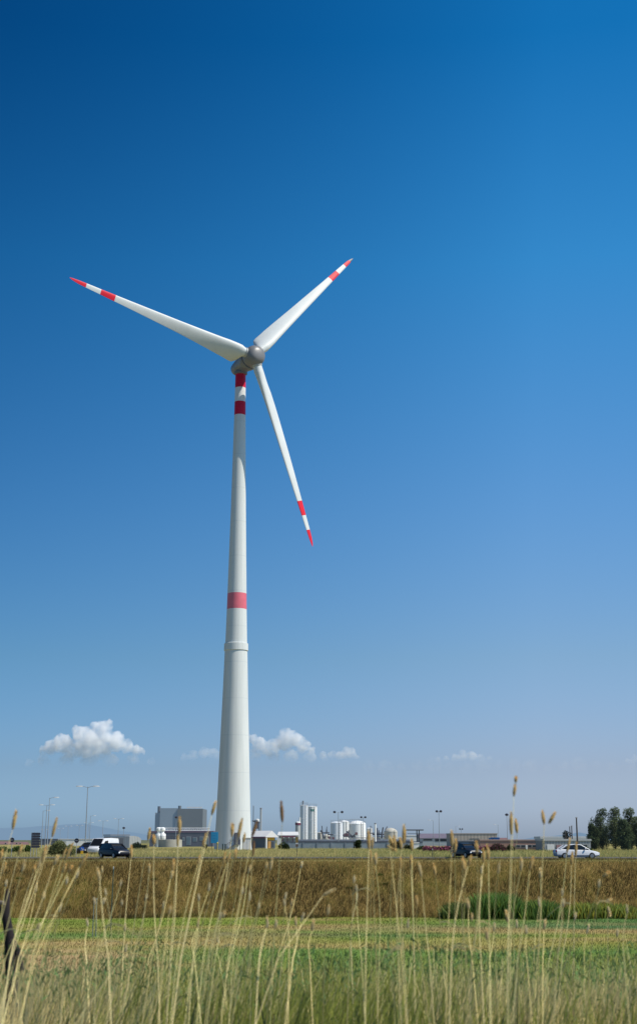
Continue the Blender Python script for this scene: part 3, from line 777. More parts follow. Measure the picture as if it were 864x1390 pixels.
def brick_mat(m):
    t, n, l = nt(m)
    b = n.new('ShaderNodeBsdfPrincipled'); b.inputs['Roughness'].default_value = .9
    tc = n.new('ShaderNodeTexCoord'); mp = n.new('ShaderNodeMapping'); mp.inputs['Rotation'].default_value = (R(90), 0, 0); l.new(tc.outputs['Object'], mp.inputs[0])
    bt = n.new('ShaderNodeTexBrick'); bt.inputs['Scale'].default_value = 2.2
    bt.inputs['Color1'].default_value = (.33, .165, .105, 1); bt.inputs['Color2'].default_value = (.27, .13, .085, 1); bt.inputs['Mortar'].default_value = (.34, .26, .20, 1); bt.inputs['Mortar Size'].default_value = .012
    l.new(mp.outputs[0], bt.inputs['Vector']); l.new(bt.outputs[0], b.inputs['Base Color'])
    finish(t, b.outputs[0], .06)
brick_mat(brick)
building('brick_building', 'low terracotta brick building with a row of dark windows', 'building', 651, 737, 1139.5, 262, 9, brick, mat('brick_roof_edge', (.30, .20, .16), .85, .15, .5, haze=.05), roof_h=.3,
    windows=[(699.5, 705, 1147.2, 1150.2), (706.5, 712, 1147.2, 1150.2), (716, 720.5, 1147, 1150), (722, 727.5, 1147, 1150), (729, 735, 1147, 1150)], doors=[(712.5, 715, 1147, 1153)], doormat=white_w)
gwh = mat('grey_warehouse_wall', (.34, .345, .34), .8, .16, .5, haze=.06, ribs=.6)
wh, W_, H_ = building('grey_warehouse', 'pale grey warehouse with a white roller door behind the white saloon', 'warehouse', 738, 801, 1139, 250, 10, gwh, mat('grey_wh_roof', (.42, .42, .41), .7, .12, .5, haze=.06), roof_h=.35,
    doors=[(741.5, 751, 1146.5, 1156)], windows=[(780, 796, 1146.5, 1149)])
MB().box((fx(758.5, 250) - wh.location.x, -5.06, fz(1150.5, 250)), (1.1, .1, .9)).build('wall_poster', mat('poster_pink', (.34, .20, .20), .7, .5, 2.5), wh)
building('far_depot', 'long white depot roof far beyond the grey warehouse', 'warehouse', 733, 806, 1135.4, 640, 18, white_w, mat('far_roof_pale', (.55, .54, .53), .8, .2, .15, haze=.15), roof_h=1.0)
building('far_house', 'distant reddish-roofed house over the brick building', 'house', 676, 689, 1137.2, 520, 8, white_w, mat('tile_red_far', (.2, .085, .07)), roof='gable_x', ridge=1.0)
# blue container
D = 330
bc = empty('shipping_container', (fx(670, D), D, 0), R(5), 'bright blue container standing over the brick building roofline', 'container')
cl_, cz0, cz1 = 11.6 * mpp(D), fz(1146, D), fz(1137.2, D)
cb = MB().box((0, 0, cz1 / 2), (cl_, 2.4, cz1)); bcm = mat('container_blue', (.02, .16, .52), .5, .12, .6, haze=.04, ribs=3.0)
cb.build('body', bcm, bc)
fr = MB()
for s in (-1, 1):
    fr.box((s * cl_ / 2, -1.22, cz1 / 2), (.16, .12, cz1)); fr.box((0, -1.22, cz1 + s * .02 - .02), (cl_, .14, .14))
fr.build('frame', mat('container_frame', (.012, .10, .36), .5, .1, 1), bc)
MB().box((-.6, -1.26, cz1 - .5), (.5, .06, .5)).build('dark_panel', glass_d, bc)

# ================================================================ street furniture
pole_g = mat('lamp_pole_grey', (.32, .34, .36), .45, .1, 1, metal=.3, haze=.04)
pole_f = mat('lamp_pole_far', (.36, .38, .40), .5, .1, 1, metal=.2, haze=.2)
head_l = mat('lamp_head_pale', (.55, .55, .54), .4, .08, 2, haze=.04)
head_d = mat('lamp_head_dark', (.035, .03, .045), .5, .1, 2, haze=.04)
def lamp(px, top, D, arms, dark, lab, group):
    r = empty('street_lamp', (fx(px, D), D, 0), 0, lab, 'street lamp', group)
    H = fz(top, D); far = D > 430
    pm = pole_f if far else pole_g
    hm = head_d if dark else head_l
    rb, rt_ = (.10, .05) if not far else (.11, .07)
    MB().tube([(0, 0, 0), (0, 0, H * .5), (0, 0, H)], [rb, (rb + rt_) / 2, rt_], 8).build('pole', pm, r, smooth=40)
    for s in arms:
        e_ = (s * 1.0, 0, H + .05)
        MB().tube([(0, 0, H - .15), (s * .45, 0, H + .02), e_], .035, 6).build('arm', pm, r)
        if dark: MB().lathe([(.12, -.3), (.34, -.16), (.36, .12), (.12, .28)], 12, e_).build('lamp_head', hm, r, smooth=40)
        else:
            h_ = MB().loft([[(e_[0] + s * x_, y_ * w_, e_[2] + z_ * t_) for y_, z_ in ((-1, -.3), (1, -.3), (.7, .8), (-.7, .8))] for x_, w_, t_ in ((-.25, .08, .1), (0, .17, .14), (.5, .19, .15), (.72, .08, .08))])
            h_.build('lamp_head', hm, r, smooth=30)
    if not arms:
        MB().lathe([(.10, -.3), (.42, -.15), (.46, .15), (.1, .36)], 12, (0, 0, H)).build('lamp_head', hm, r, smooth=40)
g1, g2, g3 = 'pale street lamps along the road at the bush', 'distant small street lamps', 'dark-headed lamps over the works'
lamp(116, 1068, 200, (-1, 1), False, 'tallest double-armed street lamp with pale heads beside the dark bush', g1)
lamp(64.5, 1083, 250, (1,), False, 'taller of the lamps clustered above the dark bush, single arm', g1)
lamp(61.3, 1093, 290, (-1, 1), False, 'middle-height double-headed lamp among those clustered above the dark bush', g1)
lamp(56.6, 1100.5, 330, (1,), False, 'shortest single-arm lamp of those clustered above the dark bush', g1)
for px, top, D, arms, lab in [(119.6, 1117, 480, (-1, 1), 'thin pale lamp just behind the tallest lamp'), (121.5, 1107.5, 430, (1,), 'pale single-arm lamp rising behind the tallest lamp'),
        (139, 1114.5, 440, (-1, 1), 'pale double lamp over the white van'), (160, 1111.5, 420, (-1, 1), 'pale double lamp in front of the blue-grey shed'),
        (107, 1120.5, 620, (-1, 1), 'far pale lamp between the dark bush and the tallest lamp'), (92, 1121.5, 640, (-1, 1), 'far pale lamp above the middle of the dark bush'),
        (81.5, 1124.5, 720, (-1, 1), 'farthest tiny lamp above the dark bush'), (59.5, 1126, 700, (-1, 1), 'tiny far lamp between the direction sign stack and lamp cluster'),
        (588, 1113.5, 430, (-1,), 'pale-headed lamp next to the dark twin-headed one over the pale hall'), (618.5, 1121.5, 560, (1,), 'small pale lamp over the tan warehouse end'),
        (676, 1119.5, 520, (-1,), 'thin lone lamp above the blue container')]:
    lamp(px, top, D, arms, False, lab, g2)
lamp(625.8, 1125.5, 560, (-.5, .5), True, 'small dark twin lamp over the tan warehouse', g3)
lamp(167.4, 1124, 430, (), True, 'dark-headed lamp over the pale gable of the shed', g3)
lamp(238.4, 1109.5, 395, (), True, 'dark round lamp head in front of the large grey block', g3)
lamp(459, 1102.5, 345, (-.95, .95), True, 'dark twin-headed lamp in front of the first storage tank', g3)
lamp(493, 1109.5, 410, (-.6, .6), True, 'dark twin-headed lamp over the widest storage tank', g3)
lamp(596, 1101.5, 350, (-.5, .5), True, 'tall dark twin-headed lamp over the pink hedge', g3)
lamp(688.5, 1106, 355, (), True, 'tall lamp with one dark round head by the brick building', g3)

wood = mat('pole_wood', (.075, .055, .045), .85, .25, 2, haze=.03)
for px, top, D, lab in [(783, 1110.5, 235, 'tallest dark wooden pole beside the eucalyptus trees'), (776, 1121.5, 330, 'second dark wooden pole, just beside the tallest'),
                        (773.3, 1122.5, 350, 'third dark wooden pole, close behind the second'), (767.4, 1130, 440, 'shortest and farthest dark wooden pole')]:
    r = empty('utility_pole', (fx(px, D), D, 0), R(rnd.uniform(-20, 20)), lab, 'utility pole', 'dark wooden utility poles behind the white saloon')
    H = fz(top, D)
    MB().tube([(0, 0, 0), (.03, 0, H)], [.17, .11], 9).build('pole', wood, r, smooth=40)
    q = MB()
    for s in (-1, 0, 1): q.lathe([(.05, -.04), (.06, .06), (.03, .14)], 8, (.03 + s * .13, 0, H + .02))
    q.build('insulators', mat('insulator', (.25, .22, .2), .4, .1, 2), r)

# traffic signs seen from behind
sb = mat('sign_back_dark', (.022, .024, .036), .6, .2, 2)
D = 151
for px, py, lab in ((16.6, 1140.2, 'round traffic sign seen from behind, alone at the green hedge'), (104.2, 1141.2, 'round traffic sign seen from behind, next to the dark bush')):
    r = empty('traffic_sign', (fx(px, D), D, 0), 0, lab, 'traffic sign', 'round traffic signs seen from behind')
    z = fz(py, D)
    MB().tube([(0, 0, 0), (0, 0, z + .28)], .03, 8).build('pole', gal, r)
    q = MB(); q.loft([[(.25 * math.cos(a) if True else 0, y_, z + .25 * math.sin(a)) for a in np.linspace(0, 2 * math.pi, 21)[:-1]] for y_ in (-.045, -.03)]); q.build('disc', sb, r)
    MB().box((0, -.055, z), (.3, .02, .05)).build('bracket', gal, r)
r = empty('direction_sign', (fx(48.8, 150.5), 150.5, 0), R(14), 'stack of dark direction boards seen from behind on three thin poles', 'direction sign')
D = 150.5; X = lambda p: fx(p, D) - fx(48.8, D)
zt, zb = fz(1130.2, D), fz(1151, D)
hh = (zt - zb) / 6
for k in range(6):
    zc_ = zt - hh * (k + .5); w_ = X(54.5) - X(43)
    MB().prism([(-w_ / 2, zc_ - hh * .47), (w_ / 2 - .08, zc_ - hh * .47), (w_ / 2 + .04, zc_), (w_ / 2 - .08, zc_ + hh * .47), (-w_ / 2, zc_ + hh * .47)], -.02, .02).build('board', sb, r)
for p in (42.6, 46.6, 50.4): MB().tube([(X(p), .06, 0), (X(p), .06, zt + .05)], .028, 8).build('pole', gal, r)

D = 149.6
ks = empty('keep_right_sign', (fx(112, D), D, 0), 0, 'blue round arrow sign above a yellow marker at the traffic island', 'traffic sign')
z = fz(1152.3, D)
MB().tube([(0, .05, 0), (0, .05, z + .2)], .03, 8).build('pole', gal, ks)
MB().loft([[(.235 * math.cos(a), y_, z + .235 * math.sin(a)) for a in np.linspace(0, 2 * math.pi, 25)[:-1]] for y_ in (-.02, 0)]).build('disc', mat('sign_blue', (.01, .11, .50), .4, .06, 2), ks)
ar = MB()
def bar2(b, p, q, w, y):
    p, q = Vector(p), Vector(q); d = (q - p).normalized(); n_ = Vector((-d.y, d.x)) * w / 2
    poly = [p + n_, p - n_, q - n_, q + n_]
    b.loft([[(v.x, y_, v.y) for v in poly] for y_ in (y, y - .01)])
bar2(ar, (-.12, z + .12), (.09, z - .09), .05, -.022); bar2(ar, (.12, z - .12), (.12, z + .05), .05, -.022); bar2(ar, (.12, z - .12), (-.05, z - .12), .05, -.0335)
ar.build('arrow', paintw, ks)
MB().box((0, -.01, fz(1157, D)), (.27, .05, fz(1155, D) - fz(1159.6, D))).build('yellow_marker', mat('marker_yellow', (.75, .42, .02), .5, .1, 2), ks)

D = 150.2
sp_ = empty('level_crossing_post', (fx(402.8, D), D, 0), 0, 'slim post carrying an ochre plate above a white and a brown plate', 'sign post')
MB().tube([(0, .05, 0), (0, .05, fz(1136.5, D))], .025, 8).build('pole', mat('post_dark', (.06, .05, .055), .6, .2, 2), sp_)
for y0, y1, nm, c in ((1136.2, 1144, 'ochre_plate', (.26, .17, .045)), (1144.1, 1145.8, 'white_plate', (.6, .58, .54)), (1146, 1149.4, 'brown_plate', (.13, .085, .05))):
    MB().box((0, 0, (fz(y0, D) + fz(y1, D)) / 2), (3.3 * mpp(D), .04, fz(y0, D) - fz(y1, D))).build(nm, mat(nm, c, .6, .2, 3), sp_)
for px, top, lab in ((586.2, 1152, 'thin dark post at the roadside near the pink hedge'), (97, 1150, 'thin grey post behind the dark bush')):
    D = 150; r = empty('roadside_post', (fx(px, D), D, 0), 0, lab, 'post')
    MB().tube([(0, 0, 0), (0, 0, fz(top, D) - .1)], .035, 8).build('shaft', steel_d, r); MB().lathe([(.05, -.1), (.055, 0), (.02, .05)], 8, (0, 0, fz(top, D) - .06)).build('cap', gal, r)

# stakes in the field
for px, top, bot, D, lab in ((151.5, 1178, 1256, 104, 'thin dark green stake standing in the field before the bank'), (129.5, 1213, 1262, 96, 'pair of thin grey stakes with a small crosspiece in the field')):
    r = empty('field_stake', (fx(px, D, 1230), D, ZF), 0, lab, 'stake')
    zt = fz(top, D) - ZF
    if px > 140:
        MB().tube([(0, 0, -.1), (.04, 0, zt)], .035, 7).build('shaft', mat('stake_green', (.04, .075, .06), .7, .2, 2), r); MB().lathe([(.045, 0), (.045, .15), (.01, .2)], 8, (.04, 0, zt - .1)).build('tip', gal, r)
    else:
        for s in (-.09, .09): MB().tube([(s * 1.3, 0, -.1), (s, 0, zt - .4)], .03, 7).build('leg', mat('stake_grey', (.16, .19, .17), .7, .2, 2), r)
        MB().box((0, 0, zt - .35), (.30, .05, .07)).build('crosspiece', mat('stake_pale', (.32, .33, .30), .8, .2, 2), r)

# ================================================================ vehicles
tyre_m = mat('tyre_rubber', (.02, .02, .02), .9, .2, 3)
rim_m = mat('rim_alloy', (.35, .35, .36), .35, .1, 3, metal=.8)
car_glass = mat('car_glass', (.012, .013, .015), .18, .1, 2, spec=.35)
lamp_c = mat('headlight_glass', (.85, .85, .85), .15, .05, 2, spec=.8)
lamp_r = mat('tail_light_red', (.30, .01, .01), .25, .1, 2)
def paint(name, c): return mat(name, c, .35, .06, 1.5, spec=.4)
def ring8(x, hw, z0, z1, rnd_=.22):
    h = z1 - z0
    return [(x, -hw * .82, z0), (x, hw * .82, z0), (x, hw, z0 + h * .28), (x, hw, z0 + h * .62), (x, hw * .94, z1 - h * .1), (x, hw * .80, z1), (x, -hw * .80, z1), (x, -hw * .94, z1 - h * .1), (x, -hw, z0 + h * .62), (x, -hw, z0 + h * .28)]
def car(lab, loc, rz, pm, kind='saloon', name='parked_car', cat='car'):
    r = empty(name, loc, rz, lab, cat)
    if kind == 'saloon':
        body = [(-2.25, .62, .42, .78), (-2.15, .80, .28, .92), (-1.5, .87, .20, .96), (-.6, .89, .19, .94), (.6, .89, .19, .92), (1.2, .88, .2, .88), (1.85, .84, .22, .76), (2.18, .72, .3, .66), (2.28, .52, .38, .56)]
        cab = [(-1.75, .60, .66, .93, .97), (-1.05, .58, .74, .93, 1.34), (-.3, .58, .76, .92, 1.42), (.25, .57, .76, .92, 1.39), (1.25, .64, .74, .88, .91)]
        wheels, wr = (-1.38, 1.40), .32
    elif kind == 'estate':
        body = [(-2.1, .70, .40, .95), (-2.02, .82, .30, 1.02), (-1.4, .88, .22, 1.02), (0, .90, .2, 1.0), (.9, .89, .2, .98), (1.6, .85, .24, .90), (2.0, .74, .32, .78), (2.1, .55, .4, .65)]
        cab = [(-2.03, .66, .72, 1.0, 1.06), (-1.75, .60, .76, 1.0, 1.48), (-.6, .60, .78, .99, 1.54), (.2, .58, .78, .98, 1.48), (1.05, .66, .76, .96, 1.0)]
        wheels, wr = (-1.3, 1.3), .33
    else:      # van
        body = [(-2.5, .84, .4, 1.1), (-2.46, .94, .3, 1.15), (-1, .97, .24, 1.15), (1.2, .97, .24, 1.15), (1.9, .93, .26, 1.08), (2.35, .82, .34, .92), (2.45, .66, .42, .8)]
        cab = [(-2.48, .86, .92, 1.12, 1.2), (-2.46, .84, .94, 1.14, 2.05), (-.4, .84, .95, 1.14, 2.12), (.95, .80, .94, 1.14, 2.05), (1.85, .78, .9, 1.08, 1.12)]
        wheels, wr = (-1.5, 1.55), .34
    MB().loft([ring8(*q) for q in body]).build('body', pm, r, smooth=35)
    top = MB().loft([[(x, -wb, z0), (x, wb, z0), (x, wt * .8, z1), (x, -wt * .8, z1)] if False else [(x, -wb_, z0), (x, wb_, z0), (x, wb_ * (.84 if z1 - z0 > .1 else .97), z1), (x, -wb_ * (.84 if z1 - z0 > .1 else .97), z1)] for x, wt, wb_, z0, z1 in [(q[0], q[1], q[2], q[3], q[4]) for q in cab] for wb in (wb_,)])
    if kind == 'van':
        MB().loft([[(x, -wb_, z0), (x, wb_, z0), (x, wb_ * .97, z0 + (z1 - z0) * .7), (x, wb_ * .88, z1), (x, -wb_ * .88, z1), (x, -wb_ * .97, z0 + (z1 - z0) * .7)] for x, wt, wb_, z0, z1 in cab]).build('cargo_box', pm, r, smooth=40)
        MB().loft([[(x, -w_, z_), (x, w_, z_)] for x, w_, z_ in ((1.03, .70, 2.03), (1.42, .74, 1.62), (1.83, .78, 1.17))], caps=False, closed=False).build('windscreen', car_glass, r)
        for s in (-1, 1): MB().prism([(.25, 1.2), (1.5, 1.2), (.95, 1.75), (.25, 1.8)], s * .955, s * .965).build('side_window', car_glass, r)
    else:
        top.build('windows', car_glass, r, smooth=35)
        # roof skin and pillars
        rs_ = [q for q in cab if q[4] - q[3] > .2]
        rf = MB().loft([[(q[0] + o_, -q[2] * .85, q[4] - .05), (q[0] + o_, q[2] * .85, q[4] - .05), (q[0] + o_, q[2] * .74, q[4] + .035), (q[0] + o_, -q[2] * .74, q[4] + .035)] for q, o_ in zip(rs_, [-.08] + [0] * (len(rs_) - 2) + [.1])])
        rf.build('roof', pm, r, smooth=40)
        pl = MB()
        fr_, bk = cab[-1], cab[0]; f2, b2 = rs_[-1], rs_[0]
        for s in (-1, 1):
            pl.tube([(fr_[0] - .02, s * fr_[2] * .97, fr_[4]), (f2[0] + .08, s * f2[2] * .83, f2[4])], .05, 6)
            pl.tube([(bk[0], s * bk[2] * .98, bk[4]), (b2[0] - .06, s * b2[2] * .83, b2[4])], .09, 6)
            mx_ = -.15
            pl.tube([(mx_, s * .765, .93), (mx_, s * .655, 1.40)], .045, 6)
        pl.build('pillars', pm, r)
    for wx in wheels:
        for s in (-1, 1):
            wl_ = empty('wheel', (wx, s * .80, wr), 0); wl_.parent = r
            q = MB(); q.loft([[(rr_ * math.cos(a), y_, rr_ * math.sin(a)) for a in np.linspace(0, 2 * math.pi, 21)[:-1]] for rr_, y_ in ((wr * .86, -.1), (wr, -.07), (wr, .07), (wr * .86, .1))]); q.build('tyre', tyre_m, wl_, smooth=40)
            q = MB(); q.loft([[(rr_ * math.cos(a), y_, rr_ * math.sin(a)) for a in np.linspace(0, 2 * math.pi, 21)[:-1]] for rr_, y_ in ((wr * .62, -.112), (wr * .62, .112))]); q.build('rim', rim_m, wl_)
    fx_, hz_ = body[-2][0], (body[-2][2] + body[-2][3]) / 2 + .06
    for s in (-1, 1):
        MB().box((fx_ + .0, s * .58, hz_), (.16, .30, .15)).build('headlight', lamp_c, r, bevel=.03)
        MB().box((body[1][0] - .05, s * .62, .78 if kind != 'van' else 1.0), (.12, .26, .16)).build('tail_light', lamp_r, r, bevel=.03)
        if kind != 'van': MB().box((.75, s * .93, 1.0), (.14, .2, .12)).build('wing_mirror', pm, r, bevel=.03)
    return r
car('white saloon with a long bonnet driving along the bank top', (fx(780.5, 141), 141, .012), R(4), paint('car_white', (.70, .70, .72)), 'saloon', 'white_saloon_car')
car('small black hatchback with a bright headlight near the pink hedge', (fx(632, 147.5), 147.5, .012), R(-66), paint('car_black', (.010, .009, .011)), 'estate', 'black_hatchback_car')
car('dark blue estate car with a lit front corner passing the white van', (fx(156.5, 143.5), 143.5, .012), R(-52), paint('car_dark_blue', (.013, .012, .016)), 'estate', 'dark_estate_car')
car('white van with its windscreen turned away from the turbine', (fx(139.5, 176), 176, .01), R(-112), paint('van_white', (.68, .67, .68)), 'van', 'white_van', 'van')
car('dark grey car half hidden behind the blue arrow sign', (fx(121.5, 180), 180, .01), R(-112), paint('car_grey', (.03, .03, .03)), 'estate', 'grey_car')

# ================================================================ vegetation
leaf_m = veg('leaves', 0, .3)
leaf_far = veg('leaves_far', .015, .35)
def cards(cen, size, asp=.5, up=.0):
    n = len(cen)
    a = rng.normal(size=(n, 3)); a[:, 2] += up; a /= np.linalg.norm(a, axis=1, keepdims=True)
    b_ = rng.normal(size=(n, 3)); b_ -= a * np.sum(a * b_, 1, keepdims=True); b_ /= np.linalg.norm(b_, axis=1, keepdims=True)
    s = (size * rng.uniform(.6, 1.3, n))[:, None]
    A, B_ = a * s, b_ * s * asp
    V = np.stack([cen - A, cen + B_ * .9 - A * .1, cen + A, cen - B_ * .9 - A * .1], 1).reshape(-1, 3)
    return V, np.arange(n * 4).reshape(n, 4)
def clump_points(blobs, n):
    """points in the shells of lumpy blobs (x,y,z,rx,rz)"""
    P, S = [], []
    wts = np.array([q[3] * q[4] for q in blobs]); wts = wts / wts.sum()
    for q, w_ in zip(blobs, wts):
        k = max(4, int(n * w_))
        d = rng.normal(size=(k, 3)); d /= np.linalg.norm(d, axis=1, keepdims=True)
        rr_ = rng.uniform(.35, 1.0, k) ** .5 * rng.uniform(.85, 1.1, k)
        p = d * rr_[:, None] * np.array((q[3], q[3], q[4])) + np.array(q[:3])
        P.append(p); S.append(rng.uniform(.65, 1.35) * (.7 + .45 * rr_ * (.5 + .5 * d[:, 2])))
    return np.concatenate(P), np.concatenate(S)
def tree(lab, px, D, top, w, n_tiers, c, leaves=5200, name='eucalyptus_tree', group=None, base=.18, m=None, lsz=.16):
    r = empty(name, (fx(px, D), D, 0), 0, lab, 'tree', group)
    H = fz(top, D); W = w * mpp(D) / 2
    blobs = []
    limbs = []
    for k in range(n_tiers):
        f = base + (1 - base) * (k + .5) / n_tiers
        wid = W * math.sqrt(max(.05, 1 - ((f - .42) / .66) ** 2)) * rnd.uniform(.82, 1.08)
        for j in range(3 if f < .8 else 2):
            a = rnd.uniform(0, 6.28); rr_ = wid * rnd.uniform(.15, .72)
            s_ = wid * rnd.uniform(.45, .72)
            cz = H * (f + rnd.uniform(-.05, .05))
            blobs.append((rr_ * math.cos(a), rr_ * math.sin(a) , min(cz, H - s_ * .9), s_, s_ * rnd.uniform(.9, 1.35)))
            limbs.append(blobs[-1][:3])
    blobs.append((0, 0, H - W * .42, W * .42, W * .42)); blobs.append((W * .1, 0, H * .3, W * .6, H * .2))
    P, S = clump_points(blobs, leaves)
    Vv, Q = cards(P, np.full(len(P), lsz), .42)
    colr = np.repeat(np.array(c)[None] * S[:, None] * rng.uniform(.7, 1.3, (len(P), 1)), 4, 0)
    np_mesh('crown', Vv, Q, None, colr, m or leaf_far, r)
    t = MB()
    tk = H * .022
    t.tube([(0, 0, -.1), (.1, .05, H * .3), (-.05, 0, H * .65), (0, 0, H * .9)], [tk, tk * .75, tk * .4, tk * .1], 9)
    for q in limbs[::2]:
        z0 = q[2] * .72; t.tube([(0, 0, z0), (q[0] * .55, q[1] * .55, (z0 + q[2]) / 2 + .1), q], [tk * .3, tk * .2, tk * .06], 6)
    t.build('trunk', mat('bark', (.11, .085, .065), .9, .3, 3), r, smooth=60)
    return r
eu = (.13, .155, .07)
ge = 'eucalyptus trees at the end of the road'
for px, D, top, w, nt_, lab, cc in [(803, 262, 1119, 20, 5, 'shortest eucalyptus at the edge of the tree group, nearest the utility poles', (.085, .11, .05)), (816, 270, 1097, 25, 7, 'tall narrow eucalyptus nearest the utility poles', (.10, .125, .06)),
        (834, 266, 1095.5, 26, 7, 'tallest pointed eucalyptus in the middle of the tree group', eu), (846, 258, 1112, 22, 6, 'bushy lower eucalyptus filling the gap between tall ones', (.085, .115, .055)),
        (856, 272, 1097, 24, 7, 'tall eucalyptus at the picture edge beyond the gap', eu), (870, 268, 1106, 24, 6, 'broad eucalyptus cut by the picture edge', eu), (892, 275, 1100, 30, 6, 'eucalyptus beyond the picture edge', eu)]:
    tree(lab, px, D, top, w * 1.06, nt_, cc, 7500, group=ge, base=.08)
tree('small distant conifer silhouette over the depot roof', 768.5, 520, 1127.5, 12, 4, (.03, .042, .038), 900, 'conifer_tree', base=.25, lsz=.3)

def shrub(lab, px, D, top, w, c, n=1500, name='shrub', group=None, flowers=None, lsz=.11, ground=0.0, m=None, depth=None, z_base=None):
    gzv = ground if z_base is None else z_base
    r = empty(name, (fx(px, D), D, gzv), 0, lab, 'shrub', group)
    H = fz(top, D) - gzv; W = w * mpp(D) / 2
    dp = depth or W * .7
    blobs = []
    nb = max(4, int(W / H * 5) + 3)
    for k in range(nb):
        xx = rnd.uniform(-.85, .85)
        s_ = min(H * .5, W * .6) * rnd.uniform(.7, 1.0)
        hh_ = H * (1 - .35 * abs(xx) ** 1.5) * rnd.uniform(.72, 1.0)
        blobs.append((xx * (W - s_ * .6), rnd.uniform(-1, 1) * dp * .5, max(hh_ - s_ * .9, s_ * .5), s_, s_ * .95))
        blobs.append((xx * (W - s_ * .5) * 1.05, rnd.uniform(-1, 1) * dp * .5, H * .25, s_ * .9, H * .3))
    P, S = clump_points(blobs, n)
    P[:, 2] = np.maximum(P[:, 2], .03)
    Vv, Q = cards(P, np.full(len(P), lsz), .5)
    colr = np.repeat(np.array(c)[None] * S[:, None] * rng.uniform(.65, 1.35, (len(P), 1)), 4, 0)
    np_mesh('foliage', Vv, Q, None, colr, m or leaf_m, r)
    st_ = MB()
    for k in range(6): st_.tube([(rnd.uniform(-.2, .2), rnd.uniform(-.1, .1), -.05), (rnd.uniform(-.6, .6) * W, rnd.uniform(-.3, .3) * dp, H * .6)], [.04, .012], 5)
    st_.build('stems', mat('twig', (.09, .07, .05), .9, .2, 3), r)
    if flowers:
        P, S = clump_points([(q[0], q[1], q[2] + q[4] * .1, q[3] * 1.05, q[4] * 1.03) for q in blobs], int(n * .55))
        P[:, 2] = np.maximum(P[:, 2], .15)
        Vv, Q = cards(P, np.full(len(P), lsz * .8), .9)
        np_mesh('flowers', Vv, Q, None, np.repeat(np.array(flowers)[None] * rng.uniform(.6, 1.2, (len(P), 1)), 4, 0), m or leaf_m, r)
    return r
og = (.055, .072, .028); dg = (.035, .050, .024)
shrub('wide dark olive bush between the lamp cluster and round sign', 82, 158, 1140.5, 58, (.15, .16, .07), 9500, 'bush', lsz=.10)
for px, top, w, lab in ((6, 1148, 22, 'low bright green hedge bush at the picture edge'), (24, 1147.5, 18, 'bright green hedge bush behind the lone round sign'), (38, 1146.5, 10, 'small green bush beside the direction sign stack'), (-14, 1147, 26, 'green hedge bush past the picture edge')):
    shrub(lab, px, 205, top, w, (.075, .115, .035), 1400, 'hedge_bush', 'green hedge bushes beyond the road')
shrub('dark green bush under the pale gable of the shed', 186, 300, 1142, 17, dg, 1600, 'bush', m=leaf_far, lsz=.16)
shrub('dark bush at the foot of the shed beside the works', 196, 310, 1145, 10, dg, 900, 'bush', m=leaf_far, lsz=.16)
shrub('dark bush against the yellow-gabled pavilion', 385, 280, 1141.5, 15, dg, 1500, 'bush', lsz=.14)
shrub('dark bush between the works and the blue board', 280, 300, 1144.5, 10, dg, 900, 'bush', lsz=.14)
shrub('rounded green bush in front of the boundary wall', 485.5, 300, 1137.5, 13, (.045, .06, .025), 1700, 'bush', lsz=.14)
shrub('dark bush in front of the domed tank', 532, 280, 1136, 11, dg, 1500, 'bush', lsz=.14)
shrub('second dark bush between the domed tank and white cabin', 541, 284, 1138, 10, (.05, .055, .028), 1300, 'bush', lsz=.14)
shrub('third low dark bush next to the white cabin', 553, 282, 1145, 12, (.055, .065, .03), 1100, 'bush', lsz=.14)
shrub('green bush at the start of the pink hedge', 571, 262, 1147, 12, (.06, .085, .035), 1100, 'bush', lsz=.13)
pk = (.58, .16, .30)
for px, top, w, lab in ((583, 1146.8, 26, 'pink-flowered oleander at the start of the hedge beside a thin post'), (601, 1147.2, 28, 'pink-flowered oleander in the middle of the hedge before the black hatchback'), (613, 1148.5, 14, 'small pink oleander just before the black hatchback'),
                        (641, 1145.5, 32, 'pink oleander behind the black hatchback'), (659, 1147.5, 20, 'low pink oleander by the white annex')):
    shrub(lab, px, 232, top, w, (.045, .045, .028), 2000, 'oleander_shrub', 'pink oleander hedge beyond the road', pk, lsz=.10)
shrub('large dark oleander with few pink flowers before the brick wall', 674, 230, 1143.5, 24, (.05, .055, .03), 2600, 'oleander_shrub', 'dark oleanders before the brick wall', (.22, .08, .11), lsz=.10)
shrub('dark green bush beside the brick building windows', 692, 234, 1145.5, 14, (.05, .06, .03), 1500, 'bush', lsz=.11)
shrub('green bush between the white saloon and the eucalyptus', 792, 222, 1148.5, 24, (0.078, 0.116, 0.039), 1800, 'bush', lsz=.12)

